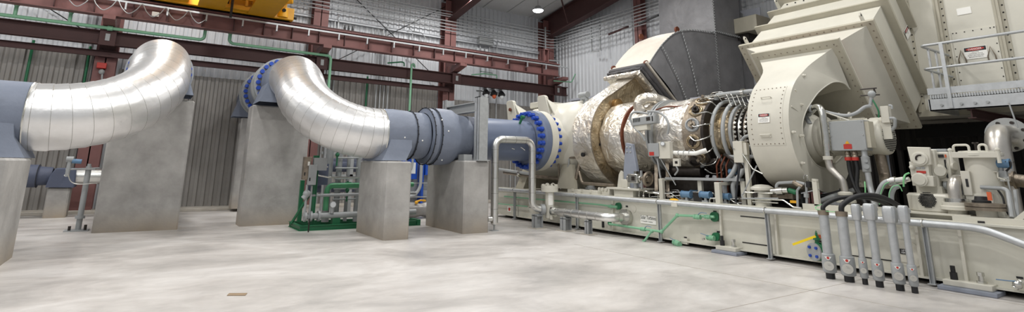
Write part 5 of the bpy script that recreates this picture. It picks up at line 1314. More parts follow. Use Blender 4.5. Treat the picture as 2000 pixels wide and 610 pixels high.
# wall of dark machinery in the middle of the skid
random.seed(11)
g = G()
for k in range(26):
    y = 6.9+.105*k+random.uniform(-.05, .05); x = random.uniform(10.5, 11.3); z = random.uniform(.95, 1.15)
    g.tube([(x, y, .9), (x, y, z), (x+.1, y-random.uniform(.2, .7), z+.02), (x+.2, y-.5, .92)], random.uniform(.01, .018), 6, .04)
r = thing('tubing_bundle', 'tangle of thin steel instrument tubes on the deck under the engine', 'tubing', (11, 8.3, .9)); many('tube', g, STEEL, r)
g = G()
for k in range(16):
    y = 6.6+.19*k; x = random.uniform(11.0, 11.9); h = random.uniform(.12, .42)
    if k % 3 == 0: g.cyl((x, y, .9), (x, y, .9+h), .06, n=12).cyl((x, y, .9+h), (x, y, .94+h), .08, n=12)
    elif k % 3 == 1: g.box((x-.08, y-.08, .9), (x+.08, y+.08, .9+h)).cyl((x-.12, y, .9+h*.7), (x+.12, y, .9+h*.7), .035, n=10)
    else: g.sph((x, y, .95+h*.5), .075, 12).cyl((x, y, .9), (x, y, .95+h), .03, n=8)
many('valve_block', g, DKMET, r)
g = G(); g2 = G()
for k in range(22):
    y = 6.75+.125*k+random.uniform(-.03, .03); x = random.uniform(10.62, 10.98); h = random.uniform(.05, .16)
    if k % 4 == 0: g.cyl((x, y, .92), (x, y, .92+h+.1), .028, n=8)
    elif k % 4 == 1: g2.box((x-.05, y-.04, .92), (x+.05, y+.04, .94+h))
    elif k % 4 == 2: g.cyl((x, y-.06, .97+h*.5), (x, y+.06, .97+h*.5), .03, n=8)
    else: g2.sph((x, y, .97+h*.4), .05, 8)
many('steel_fitting', g, STEEL, r); many('dull_fitting', g2, TARN, r)
r = thing('side_tubing', 'row of bent steel tubes on the deck left of the left U frame', 'tubing', (10.5, 9.3, .9))
g = G()
for k in range(5):
    y = 9.2+.14*k
    g.tube([(10.45, y, .95), (10.45, y, 1.12+.02*k), (10.6, y-.25, 1.08), (10.7, y-.45, 1.05)], .014, 6, .05).sph((10.45, y, 1.0), .03, 8)
many('tube', g, STEEL, r)
r = thing('ribbed_screen', 'grey ribbed panel standing behind the engine', 'panel', (12.9, 7.9, .95))
part('sheet', sheet(G(), (12.95, 8.6), (12.95, 6.6), .9, lambda q: 1.75, .1, .03, 1), GREYST, r)
part('frame_bar', G().bar((12.92, 8.8, 1.62), (12.92, 6.4, 1.62), .05, .1).bar((12.92, 8.8, 1.32), (12.92, 6.4, 1.32), .05, .06), PAINTG, r)
# trunnion base and actuator
r = thing('support_step', 'cream stepped support base under the blue-grey upright plate', 'base', (10.8, 9.75, .9))
part('step', G().box((10.35, 9.45, .9), (11.1, 10.1, 1.12)), CREAM, r, bev=.01)
part('top_plate', G().box((10.28, 9.2, 1.12), (11.2, 10.3, 1.17)), CREAM, r, bev=.008)
part('gusset', G().prism([(10.5, 10.12, 1.17), (10.5, 9.92, 1.17), (10.5, 9.92, 1.55), (10.5, 9.98, 1.6), (10.5, 10.05, 1.5)], (.06, 0, 0)).prism([(10.8, 10.12, 1.17), (10.8, 9.92, 1.17), (10.8, 9.92, 1.55), (10.8, 10.05, 1.5)], (.06, 0, 0)), CREAM, r)
part('clevis', G().box((10.45, 9.72, 1.17), (10.75, 9.92, 1.38)), CREAM, r, bev=.01)
r = thing('valve_actuator', 'silver valve actuator with dark window beside the upright plate', 'actuator', (10.45,9.387,1.15))
c = V(*(10.35,9.349,1.414))
part('body', G().obox(c, V(.12, 0, 0), V(0, .16, 0), V(0, 0, .11)).cyl(c+V(0, .16, 0), c+V(0, .22, 0), .10, n=18).cyl(c-V(0, .16, 0), c-V(0, .2, 0), .09, n=18), STEEL, r, bev=.02)
part('window', G().obox(c+V(-.122, -.03, 0), V(.004, 0, 0), V(0, .05, 0), V(0, 0, .05)), DKMET, r)
part('ring', G().torus(c+V(.05, -.36, .0), (0, 1, .2), .15, .04, 24, 8).cyl(c+V(.05, -.2, 0), c+V(.05, -.4, 0), .08, n=14), TARN, r)
part('top_lugs', G().box(c+V(-.05, -.08, .11), c+V(.05, .0, .18)), STEEL, r)
part('stem', G().cyl(c+V(0, 0, -.11), V(c.x, c.y, 1.17), .05, n=12).box(c+V(-.02, -.22, -.25), c+V(.02, -.18, .2)), GREYST, r)
# lids and pots on the left part of the deck
for i, b in enumerate((((10.42,10.796,0.924),(10.92,12.021,1.05)), ((10.6,10.512,0.996),(11.1,10.961,1.118)))):
    (x0, y0, z0), (x1, y1, z1) = b
    r = thing('deck_hatch', ('long cream deck lid with clamps left of the support base', 'short cream deck lid next to the support base')[i], 'lid', ((x0+x1)/2, (y0+y1)/2, .955))
    part('lid', G().box((x0, y0, .9), (x1, y1, z1)), CREAM, r, bev=.015)
    for k in range(3):
        y = y0+(y1-y0)*(.2+.3*k); part('clamp', G().box((x0-.03, y-.03, z1-.06), (x0+.05, y+.03, z1+.02)), CREAM, r)
for i, p in enumerate(((10.8,12.181,0.997), (10.9,11.541,1.082))):
    r = thing('flanged_pot', ('small flanged steel pot on the left deck lid', 'small flanged steel pot behind the deck lids')[i], 'vessel', (p[0], p[1], .95))
    part('body', G().lathe((p[0], p[1], .9), (0, 0, 1), [(0, .1), (.16, .1), (.16, .16), (.2, .16), (.2, .12), (.24, .12), (.26, .05)], 20), GREYST, r)
r = thing('oil_pipe', 'grey oil pipe running along the deck in front of the compressor foot', 'pipe', (10.6, 11.8, 1.2))
part('run', G().tube([(10.6,15.559,1.457), (10.6,14.068,1.369), (10.6,11.836,1.304), (10.65,11.724,1.773), (11.0,12.11,1.777)], .06, 14, .12), TARN, r)
part('lower_run', G().tube([(10.62,11.719,1.554), (10.6,11.577,1.225), (10.6,10.317,1.202)], .045, 12, .12), TARN, r)
part('clamp', G().cyl((10.6,14.698,1.405), (10.6,14.61,1.407), .09, n=14), STEEL, r)
single('small_pipe', G().tube([(10.55,12.543,1.013), (10.55,12.553,1.799), (10.55,12.43,1.936), (10.7,11.93,1.952)], .03, 10, .08), TARN, 'thin upright pipe bending over left of the foil collector', 'pipe')
single('small_pipe', G().tube([(10.6,12.454,1.286), (10.6,12.141,1.741), (10.65,12.168,2.073)], .025, 8, .06), GREYST, 'thin slanting pipe left of the foil collector', 'pipe')
for i, (px, z1) in enumerate(((1117, 2.3), (1125, 2.6))):
    p = (10.9,12.347,1.622); single('small_pipe', G().tube([(10.9+.1*i, p[1]-.12*i, 1.0), (10.9+.1*i, p[1]-.12*i, z1)], .022, 8), GREYST, ('thin vertical pipe under the compressor bearing ring, left of two', 'thin vertical pipe under the compressor bearing ring, right of two')[i], 'pipe')
r = thing('rail_pipe', 'upper grey pipe left of the clad pipe, low in front of the compressor', 'pipe', (10.4, 14.5, 1.2))
part('run', G().tube([(10.5,15.736,1.559), (10.5,13.798,1.423)], .05, 12), GREYST, r); part('clamp', G().cyl((10.5,14.56,1.457), (10.5,14.444,1.46), .075, n=14), STEEL, r)
# scroll base items
r = thing('cream_pot', 'squat cream pot with flat lid on the deck in front of the scroll', 'vessel', (10.6,6.239,0.983))
p = V(*(10.65,6.254,1.122))
part('body', G().lathe((p.x, p.y, .91), (0, 0, 1), [(0, .15), (.35, .15), (.36, .22), (.40, .22), (.42, .2), (.46, .12), (.47, .02)], 24), CREAM, r)
part('gauge', G().cyl((p.x-.15, p.y+.06, 1.17), (p.x-.19, p.y+.06, 1.17), .045, n=14), DKMET, r)
r = thing('deck_pipework', 'pale tubes and fittings on the deck below the scroll', 'tubing', (10.6,5.716,1.066))
part('top_tube', G().tube([(10.6,5.94,1.238), (10.6,5.912,1.417), (10.6,5.519,1.45), (10.6,5.37,1.417)], .03, 10, .08), GREYST, r)
part('y_strainer', G().cyl((10.6,5.578,1.448), (10.6,5.414,1.358), .05, n=12), TARN, r)
part('actuator', G().cyl((10.58,6.021,1.254), (10.58,5.682,1.289), .06, n=16).cyl((10.58,5.907,1.26), (10.58,5.783,1.275), .08, n=16), STEEL, r)
part('green_hose', G().cyl((10.6,5.683,1.289), (10.6,5.541,1.248), .05, n=12), GREEND, r)
for k, (y0, y1) in enumerate(((378, 379), (389, 392), (395, 399))):
    pass
part('long_tube', G().tube([(10.5,6.541,1.211), (10.5,5.948,1.219)], .016, 7).tube([(10.5,6.553,1.087), (10.5,5.758,1.103), (10.4,5.521,0.988), (10.4,5.381,0.98)], .018, 7, .06).tube([(10.5,6.391,1.036), (10.5,5.864,1.039)], .014, 7), STEEL, r)
part('yellow_tag', G().box(*((10.5,5.487,1.058),(10.52,5.632,1.106))), YEL, r, 'yellow tag on the tubing')
part('post_tubes', G().tube([(10.5,5.497,0.987), (10.5,5.474,1.299), (10.5,5.42,1.359)], .022, 8, .05).tube([(10.55,5.346,1.062), (10.55,5.315,1.438)], .022, 8).cyl((10.55,5.343,1.174), (10.55,5.335,1.249), .045, n=10).tube([(10.55,5.429,1.244), (10.55,5.097,1.334)], .012, 6), GREYST, r)
part('black_valve', G().cyl((10.55,5.276,1.364), (10.55,5.265,1.468), .05, n=14), BLACK, r)
part('hook_vent', G().tube(catmull([(10.55,5.291,1.486), (10.55,5.282,1.561), (10.55,5.317,1.589), (10.55,5.348,1.56), (10.55,5.353,1.512)], 5), .01, 6), STEEL, r)
part('tall_fitting', G().box(*((10.5,5.108,1.038),(10.58,5.19,1.481))).cyl((10.54,5.148,1.481), (10.54,5.144,1.518), .055, n=12), CREAM, r)
part('deck_tray', G().box(*((10.7,5.679,1.12),(11.0,6.141,1.209))), TARN, r)
for i, q in enumerate((((10.36,6.001,0.854),(10.41,6.654,0.954)), ((10.5,4.763,0.917),(10.56,5.406,1.063)), ((10.55,3.781,0.946),(10.61,4.79,1.082)))):
    (a, b) = q
    single('deck_angle', G().box((a[0], a[1], .91), (b[0], b[1], b[2]+.0)), CREAM, ('cream angle plate along the deck edge below the cream pot', 'cream angle plate along the deck edge left of the cables', 'cream angle plate along the deck edge behind the cable conduits')[i], 'plate')
single('black_hose', G().tube(catmull([(11.2,5.438,1.07), (11.2,5.192,1.181), (11.4,5.047,1.252), (11.6,4.853,1.354)], 5), .05, 12), GREYST, 'grey hose lying on the deck below the motor', 'hose')
single('black_hose', G().tube(catmull([(11.5,5.612,1.153), (11.5,5.373,1.215), (11.6,5.128,1.304)], 5), .035, 12), BLACK, 'black hose lying on the deck below the scroll', 'hose')
# flexible conduits with green wires in front of the pump
r = thing('flexible_conduit', 'bent grey flexible conduit with green wire rising behind the cable conduits', 'conduit', (10.5,4.174,1.139))
part('conduit', G().tube(catmull([(10.4,4.142,1.143), (10.4,4.105,1.262), (10.4,4.035,1.406), (10.42,3.981,1.483), (10.45,3.922,1.518)], 6), .045, 12), GREYST, r)
part('coupling', G().cyl((10.45,3.939,1.501), (10.5,3.715,1.541), .06, n=14).cyl((10.45,3.886,1.511), (10.45,3.827,1.521), .075, n=14).cyl((10.5,3.715,1.541), (10.5,3.656,1.559), .04, n=12), STEEL, r)
part('green_wire', G().tube(catmull([(10.32,4.06,1.134), (10.33,4.028,1.3), (10.35,3.966,1.451), (10.38,3.905,1.502)], 6), .008, 6), MATS['green_earth_wire'], r)
r = thing('flexible_conduit', 'second bent grey flexible conduit with green wire, nearer the pump', 'conduit', (10.5,3.95,1.153))
part('conduit', G().tube(catmull([(10.4,3.917,1.174), (10.4,3.901,1.305), (10.4,3.852,1.406), (10.45,3.809,1.44)], 6), .04, 12), GREYST, r)
part('green_wire', G().tube(catmull([(10.33,3.913,1.176), (10.33,3.902,1.323), (10.35,3.845,1.431), (10.38,3.768,1.45), (10.4,3.744,1.362)], 6), .008, 6), MATS['green_earth_wire'], r)
single('earth_wire', G().tube(catmull([(10.45,3.732,1.435), (10.45,3.716,1.557), (10.5,3.704,1.623), (10.5,3.644,1.657)], 6), .014, 8), MATS['green_earth_wire'], 'green and white wire loop left of the pump block', 'wire')
single('earth_wire', G().tube(catmull([(10.9,4.499,1.197), (10.9,4.48,1.358), (10.95,4.493,1.491)], 5), .012, 6), MATS['green_earth_wire'], 'green wire running beside the motor conduit', 'wire')
r = thing('rear_cabinet', 'cream switch cabinet with round buttons below the motor', 'cabinet', (11.6,4.832,1.384))
part('case', G().box(*((11.5,4.72,1.376),(11.7,4.86,1.701))), CREAMD, r, bev=.008)
part('stand', G().box((11.55, (11.6,4.867,1.239)[1]-.08, .91), (11.65, (11.6,4.867,1.239)[1]+.08, (11.5,4.807,1.395)[2])), DKMET, r)
for k in range(4): q = V(*(11.5,4.806,1.624)); part('button', G().cyl(q-V(0, 0, .065*k), q-V(.03, 0, .065*k), .018, n=8), STEEL, r)
single('upright_pipe', G().tube([(11.6,4.448,2.008), (11.6,4.417,1.585), (11.3,4.304,1.452)], .09, 14, .1), TARN, 'dull brown upright pipe to the right below the motor', 'pipe')
single('upright_pipe', G().cyl((12.0,4.49,2.019), (12.0,4.493,1.518), .035), PAINTG, 'thin blue-grey upright below the motor fan', 'pipe')

# ================================================================== PUMP UNIT
r = thing('pump_unit', 'cream pump block with two round bosses, red labels and a vented round base', 'pump', (10.9,3.605,1.069))
yb = V(*(10.6,3.487,1.228))
part('base', G().lathe((11.0, (10.6,3.467,1.229)[1]-.02, 1.05), (0, 0, 1), [(0, .40), (.02, .42), (.25, .43), (.28, .40), (.29, .1)], 40), CREAM, r)
g = G()
cc = V(*(10.57,3.483,1.237))
for i in range(-5, 6):
    for j in range(-5, 6):
        q = (i*.024+(.012 if j % 2 else 0), j*.022)
        if math.hypot(*q) < .12: g.box((10.555, cc.y+q[0]-.0075, cc.z+q[1]-.007), (10.62, cc.y+q[0]+.0075, cc.z+q[1]+.007))
part('round_vent', g, DARK, r)
part('pedestal', G().box(*((10.85,3.357,1.334),(11.2,3.701,1.449))), CREAM, r)
part('front_plate', G().prism([(10.72,3.701,2.087), (10.72,3.395,2.072), (10.72,3.404,1.793), (10.72,3.46,1.784), (10.72,3.682,1.842)], (.07, 0, 0)), CREAM, r, bev=.01)
part('front_lower', G().box(*((10.74,3.454,1.602),(10.84,3.712,1.842))), CREAM, r, bev=.01)
part('lower_plate', G().prism([(10.7,3.69,1.616), (10.7,3.401,1.615), (10.7,3.404,1.446), (10.7,3.697,1.451)], (.12, 0, 0)), CREAM, r, bev=.01)
part('gear_housing', G().box(*((10.85,3.379,1.43),(11.25,3.705,2.044))), CREAM, r, bev=.02)
for px, rad in (((10.72,3.542,1.891), .115), ((10.7,3.579,1.553), .11)):
    q = V(*px); b = part('round_boss', G().lathe(q, (-1, 0, 0), [(0, rad), (.03, rad), (.035, rad*.8), (.05, rad*.78), (.05, .01)], 28), CREAM, r)
part('slot', G().torus(V(*(10.665,3.524,1.89)), (1, 0, 0), .055, .014, 16, 6, 1.2, 3.6), DKMET, r)
rb = part('pump_body', G().box(*((10.95,3.233,1.526),(11.4,3.489,2.003))), CREAM, r, bev=.02)
part('top_cover', G().box(*((10.98,3.259,2.004),(11.38,3.47,2.054))), GREYST, r, bev=.01)
part('round_cover', G().lathe((10.95,3.389,1.69), (-1, -.4, 0), [(0, .12), (.05, .11), (.07, .08), (.12, .075), (.12, .01)], 24), CREAM, rb)
part('side_cover', G().lathe((11.05,3.274,1.774), (-.4, -1, 0), [(0, .11), (.05, .11), (.06, .07), (.1, .06)], 20), CREAM, rb)
g = G()
for k in range(6): g.box(*((10.93,3.277,1.585),(10.95,3.297,1.878))); break
part('black_grille', g, BLACK, rb)
for b, m in ((((10.92,3.381,1.912),(10.93,3.463,1.962)), RED), (((10.92,3.287,1.911),(10.93,3.361,1.961)), BLACK), (((10.92,3.253,1.911),(10.93,3.273,1.96)), ORANGE), (((10.725,3.496,1.652),(10.735,3.621,1.693)), RED), (((10.725,3.502,1.619),(10.735,3.626,1.644)), WHITE), (((10.73,3.565,1.726),(10.74,3.621,1.751)), GREYST), (((10.73,3.503,1.726),(10.74,3.551,1.751)), GREYST)):
    part('label_plate', G().box(*b), m, r)
part('grease_fitting', G().sph((10.7,3.666,1.749), .04, 10).cyl((10.7,3.687,1.749), (10.74,3.644,1.75), .03), CREAM, r)
part('mount_plate', G().box((10.6, 3.0, .91), (11.5, 4.0, 1.02)).box((10.48, 2.95, 1.02), (11.5, 4.05, 1.05)), CREAM, r)
r = thing('pump_pipe', 'dull silver pipe elbow on a flange between the pump and the filter vessel', 'pipe', (10.6,3.15,1.187))
q = V(*(10.65,3.144,1.34))
part('elbow', G().tube([(q.x, q.y, .98), (q.x, q.y, 1.55), (q.x+.45, q.y-.02, 1.57)], .085, 20, .16), DULL, r)
part('flange', G().lathe((q.x, q.y, 1.05), (0, 0, 1), [(0, .12), (.05, .12), (.06, .2), (.11, .2), (.12, .17), (.17, .17), (.18, .09)], 24), CREAM, r)
part('side_flange', G().cyl((q.x, q.y, 1.22), (q.x, q.y, 1.28), .15, n=24), STEEL, r)
for i, (a, b) in enumerate((((11.0,3.36,1.47), (11.0,3.072,1.449)), ((11.0,3.278,1.344), (11.0,2.994,1.335)), ((11.2,3.24,1.571), (11.2,3.093,1.559)))):
    part('branch', G().cyl(a, b, .05, n=14).cyl(a, V(*a)+(V(*b)-V(*a))*.15, .075, n=14), GREYST, r)
part('short_elbow', G().cyl((10.9,3.093,1.363), (10.9,3.075,1.497), .09, n=18).cyl((10.9,3.077,1.481), (10.9,3.074,1.505), .10, n=18), GREYST, r)

# ================================================================== FILTER VESSEL, RIGHT END
fc = V(*(10.75,2.846,1.658)); fy = fc.y
r = thing('filter_housing', 'cream upright filter housing with square lid and yoke handles', 'filter', (10.9, fy, .91))
FXc = 10.95
part('body', G().cyl((FXc, fy, .91), (FXc, fy, 1.93), .20, n=36), CREAM, r)
part('front_shield', G().box((10.72, fy+.10, 1.33), (10.80, fy+.21, 1.70)).box((10.74, fy-.12, 1.0), (10.82, fy+.20, 1.36)), CREAM, r, bev=.008)
part('slot', G().box((10.712, fy+.13, 1.46), (10.722, fy+.16, 1.58)), BLACK, r)
part('lid', G().lathe((FXc, fy, 1.93), (0, 0, 1), [(0, .22), (0, .28), (.05, .28), (.05, .25), (.08, .25)], 36).box((FXc-.27, fy-.29, 1.90), (FXc-.17, fy+.29, 1.99)), CREAM, r, bev=.006)
for s in (-1, 1):
    part('swing_bolt', G().cyl((FXc-.25, fy+.28*s, 1.82), (FXc-.25, fy+.28*s, 2.03), .025, n=10).sph((FXc-.25, fy+.28*s, 2.02), .035, 8), CREAM, r)
    part('yoke_handle', G().tube([(FXc-.2, fy+.05+.20*s+.0, 1.99), (FXc-.2, fy+.05+.20*s, 2.10), (FXc-.2, fy+.20*s-.14*s, 2.10), (FXc-.2, fy+.20*s-.14*s, 1.99)], .018, 8, .04), CREAM, r)
part('yoke_screw', G().cyl((FXc-.1, fy, 1.99), (FXc-.1, fy, 2.14), .018, n=8).cyl((FXc-.1, fy+.04, 2.13), (FXc-.1, fy-.04, 2.13), .012, n=8), DKMET, r)
r = thing('flanged_stub', 'cream flanged stub with black cap and orange mark in front of the filter housing', 'pipe', (10.5,2.78,1.032))
q = V(*(10.55,2.779,1.176))
part('stub', G().cyl((q.x, q.y, .91), (q.x, q.y, 1.16), .12, n=24), CREAM, r)
part('flange', G().lathe((q.x, q.y, 1.13), (0, 0, 1), [(0, .13), (0, .235), (.045, .235), (.046, .2), (.055, .2), (.056, .235), (.10, .235), (.11, .12)], 32), TARN, r)
part('black_cap', G().lathe((q.x-.02, q.y+.03, 1.24), (0, 0, 1), [(0, .11), (.03, .11), (.04, .08), (.09, .07)], 18), BLACK, r)
part('orange_mark', G().box((q.x-.12, q.y-.12, 1.28), (q.x-.10, q.y-.07, 1.40)), ORANGE, r)
part('step_block', G().box((q.x-.22, q.y-.45, .91), (q.x+.4, q.y+.35, 1.04)), CREAM, r)
part('black_slot', G().box((q.x-.225, q.y-.02, .955), (q.x-.215, q.y+.06, .985)), BLACK, r)
r = thing('vent_pipe', 'large dull silver vent pipe bending to a bolted flange at the right edge', 'pipe', (11.8,2.899,1.256))
q = V(*(11.9,2.84,1.748)); z1 = 2.33
part('bend', G().tube([(11.9, q.y, .95), (11.9, q.y, z1), (12.95, q.y+.06, z1+.02)], .165, 32, .30), DULL, r)
part('weld_seam', G().torus((11.9, q.y, 1.86), (0, 0, 1), .166, .007, 32, 5), STEEL, r)
f = part('flange', G().lathe((12.75, q.y+.05, z1+.015), (1, .06, 0), [(0, .17), (0, .30), (.06, .30), (.06, .17)], 32), STEEL, r)
for k in range(8):
    a = 2*PI*(k+.5)/8; part('bolt', G().cyl((12.75, q.y+.05+.24*math.cos(a), z1+.24*math.sin(a)), (12.71, q.y+.05+.24*math.cos(a), z1+.24*math.sin(a)), .028, n=8), DKMET, f)
part('chain', G().cyl((12.3, q.y-.2, z1+.1), (12.3, q.y-.15, 2.86), .012, n=6), GREYST, r)
transm((10.95,2.626,1.816), 'blue round transmitter on the bracket right of the filter housing', .9)
r = thing('instrument_bracket', 'cream bracket arm reaching right from the filter housing', 'bracket', (10.9,2.717,1.623))
part('arm', G().bar((10.85,2.753,1.699), (10.85,2.648,1.693), .05, .015).tube([(10.85,2.648,1.693), (10.85,2.654,1.61), (10.85,2.579,1.574)], .012, 6), CREAM, r)
part('black_lead', G().tube(catmull([(10.9,2.571,1.831), (10.9,2.5,1.846), (10.9,2.505,1.771), (10.95,2.572,1.703)], 6), .014, 7), BLACK, r)
r = thing('guard_rail', 'low silver guard rail behind the flanged stub at the right end', 'rail', (10.7,2.586,1.006))
part('rail', G().tube([(10.7,2.836,1.461), (10.7,2.533,1.451), (10.5,2.499,1.056)], .03, 10, .08).tube([(10.9,2.504,1.428), (10.7,2.481,1.051)], .022, 8), GREYST, r)
part('black_lead', G().tube(catmull([(10.8,2.672,1.437), (10.75,2.618,1.329), (10.7,2.599,1.185), (10.7,2.575,1.078)], 6), .014, 7), BLACK, r)
single('diagonal_brace', G().prism([(10.4,2.646,0.857), (10.4,2.559,0.852), (10.4,2.172,1.23), (10.4,2.155,1.339)], (.08, 0, 0)), CREAM, 'broad cream diagonal brace at the right end of the deck', 'brace')
single('rear_pipe_rack', G().cyl((11.6,2.742,1.585), (11.6,2.37,1.534), .10, n=18).cyl((11.6,2.654,1.572), (11.6,2.624,1.573), .14, n=18), TARN, 'dull horizontal pipe at the right edge behind the transmitter', 'pipe')
# dark service door in the back wall behind the motor
struct('door_1', G().box((18.2, (18.2,6.532,1.989)[1]-1.0, 0), (18.26, (18.2,6.532,1.989)[1]+.5, 2.3)), DARK)
# ================================================================== GREEN PIPING SKID
r = thing('piping_skid', 'dark green framed piping skid standing between the tall and short pedestals', 'skid', (5.0, 14.7, 0))
def chan(g, a, b, h=.13): return g.ibeam((a[0], a[1], h/2), (b[0], b[1], h/2), .09, h, .015)
part('base_frame', chan(chan(chan(chan(G(), (3.42, 14.05), (6.65, 14.05)), (3.42, 15.2), (6.65, 15.2)), (3.44, 14.05), (3.44, 15.2)), (6.63, 14.05), (6.63, 15.2)), GREEND, r)
part('post', G().ibeam((3.72, 14.2, .13), (3.72, 14.2, 1.86), .09, .14, .015, (1, 0, 0)), GREEND, r)
part('diagonal_strut', G().bar((3.40, 14.9, .1), (3.70, 14.3, .95), .05, .05), GREEND, r)
part('rear_post', G().box((3.6, 15.1, .1), (3.7, 15.2, 1.2)), GREEND, r)
part('pipe_rest', G().box((4.25, 14.12, .13), (4.45, 14.3, .33)), GREEND, r)
for i, (a, b) in enumerate((((3.38, 14.02, 1.25), (3.56, 14.2, 1.82)), ((3.50, 13.95, 1.12), (3.70, 14.1, 1.62)))):
    bx_ = part('control_box', G().box(a, b), TARN if i == 0 else GREYST, r, bev=.01)
    part('latch', G().box((a[0]+.02, a[1]-.01, a[2]+.1), (a[0]+.05, a[1], a[2]+.18)), BLACK, bx_)
    if i == 0: part('white_tag', G().box((a[0]+.09, a[1]-.008, b[2]-.22), (a[0]+.14, a[1], b[2]-.12)), WHITE, bx_)
part('side_box', G().box((3.62, 13.98, 1.48), (3.95, 14.15, 1.80)), GREYST, r)
part('riser', G().cyl((3.52, 14.1, .35), (3.52, 14.1, 1.12), .03).cyl((3.64, 14.1, .2), (3.64, 14.1, 1.1), .025).sph((3.52, 14.1, .9), .09, 12).cyl((3.45, 14.1, .78), (3.6, 14.1, .95), .07), GREYST, r)
part('front_pipe', G().tube([(3.55, 14.15, .34), (6.6, 14.15, .36)], .075, 16), GREYST, r)
for x in (3.52, 3.66, 3.86): part('flange', G().cyl((x, 14.15, .34), (x+.05, 14.15, .34), .13, n=20), GREYST, r)
part('upper_pipe', G().tube([(3.9, 14.2, .85), (6.6, 14.2, .87)], .04, 12).cyl((3.62, 14.2, .85), (3.9, 14.2, .85), .03), GREYST, r)
part('green_pipe', G().tube([(4.12, 14.4, .45), (4.12, 14.4, 1.08), (6.6, 14.4, 1.10)], .07, 16, .16), GREEND if False else mat('mid_green_paint', '4f9a6c', .42), r)
gg = part('pressure_gauge', G().cyl((4.2, 14.06, .62), (4.2, 14.02, .62), .085, n=22).cyl((4.2, 14.08, .40), (4.2, 14.08, .62), .05), GREYST, r)
part('dial', G().cyl((4.2, 14.02, .62), (4.2, 14.015, .62), .07, n=22), GLASS, gg)
part('cross_pipe', G().tube([(3.75, 14.3, 1.45), (3.85, 14.3, 1.35), (4.1, 14.3, 1.3), (5.2, 14.3, 1.32)], .022, 8, .05).tube([(3.75, 14.25, 1.55), (4.05, 14.25, 1.57)], .018, 8), STEEL, r)
for i, (x, y, w, z) in enumerate(((4.55, 14.9, .08, 2.3), (4.85, 15.0, .05, 2.2), (5.1, 14.8, .09, 2.2), (5.35, 15.1, .05, 2.0), (4.3, 15.0, .10, 2.2))):
    part('upright_pipe', G().cyl((x, y, .1), (x, y, z), w, n=16), GREYST, r)
part('navy_drum', G().cyl((4.0, 14.7, 1.1), (4.0, 14.7, 1.65), .2, n=20), FOAMD, r)
for i in range(5):
    z = .7+.28*i; part('thin_pipe', G().tube([(4.4, 14.75, z), (5.9, 14.75, z+.02)], .022, 8), GREYST, r)
for i, (x, z) in enumerate(((4.75, .95), (5.15, .8), (4.4, 1.9))):
    part('green_valve', G().sph((x, 14.65, z), .06, 10).cyl((x, 14.65, z-.3), (x, 14.65, z+.25), .022, n=8).cyl((x-.08, 14.6, z+.2), (x+.08, 14.6, z+.2), .02, n=8), GREEND, r)
part('bare_end', G().box((6.6, 14.0, .0), (6.7, 14.5, .16)), GREEND, r)
single('floor_pin', G().cyl((3.56, 13.75, 0), (3.56, 13.75, .32), .018, n=8), DKMET, 'short dark pin standing on the floor in front of the green skid', 'pin')
# pipe rack further back
r = thing('pipe_rack', 'grey pipe rack with navy insulated pipes behind the green skid', 'rack', (5.2, 17.2, 0))
for i, x in enumerate((4.9, 5.6, 6.3)): part('rack_post', G().box((x-.06, 17.0, 0), (x+.06, 17.12, 2.4)), GREYST, r)
for i, z in enumerate((1.25, 1.95)): part('rack_beam', G().box((4.6, 17.0, z), (6.6, 17.1, z+.08)), GREYST, r)
part('navy_pipe', G().cyl((4.5, 17.3, 1.62), (6.8, 17.3, 1.62), .22, n=24), FOAMD, r); part('navy_pipe', G().cyl((4.4, 17.6, .9), (6.0, 17.6, .9), .16, n=20), FOAMD, r)
for i, x in enumerate((4.7, 5.2, 5.95)): part('drop_pipe', G().cyl((x, 16.95, .1), (x, 16.95, 2.2), .035, n=10), GALV, r)
# blue cabinet
r = thing('blue_cabinet', 'blue framed equipment rack seen between the two short pedestals', 'cabinet', (8.6, 18.3, 0))
part('frame', G().box((8.15, 18.1, 1.15), (8.45, 18.4, 1.95)).box((8.62, 18.1, .1), (8.72, 18.4, 1.9)).box((8.75, 18.05, 1.3), (9.3, 18.4, 1.95)).box((7.9, 18.2, .05), (8.0, 18.4, 1.9)), BLUEP, r, bev=.01)
part('grey_panel', G().box((7.95, 18.38, .2), (9.6, 18.45, 1.9)), GREYST, r)
part('pale_window', G().box((8.18, 18.08, 1.35), (8.36, 18.10, 1.75)), GLASS, r)
part('shelf', G().box((7.9, 18.05, .5), (9.6, 18.4, .54)).box((7.9, 18.05, 1.0), (9.6, 18.1, 1.03)), GREYST, r)
part('bent_pipe', G().tube(catmull([(8.05, 17.9, .55), (8.3, 17.9, .62), (8.48, 17.9, .9), (8.5, 17.9, 1.3), (8.5, 17.9, 2.0)], 6), .06, 12).tube(catmull([(7.95, 17.92, 1.35), (8.1, 17.92, 1.5), (8.15, 17.92, 1.7), (8.15, 17.92, 2.0)], 6), .04, 10), GREYST, r)
r = thing('wrapped_bundle', 'grey plastic-wrapped bundle on the floor between the short pedestals', 'bundle', (7.4, 15.9, 0))
part('wrap', G().lathe((6.9, 15.9, .26), (1, 0, 0), [(0, .1), (.05, .24), (.4, .26), (.7, .2), (1.0, .27), (1.4, .24), (1.45, .1)], 24).jit(.05, 4), mat('grey_plastic_wrap', '8f8d8b', .3, .1, bump=.4, bscale=6), r)
single('yellow_strap', G().tube([(7.35, 15.72, .52), (7.5, 15.74, .56), (7.7, 15.8, .54)], .03, 8).sph((7.35, 15.72, .5), .06, 8), YEL, 'yellow clamp lying on the plastic-wrapped bundle', 'clamp')
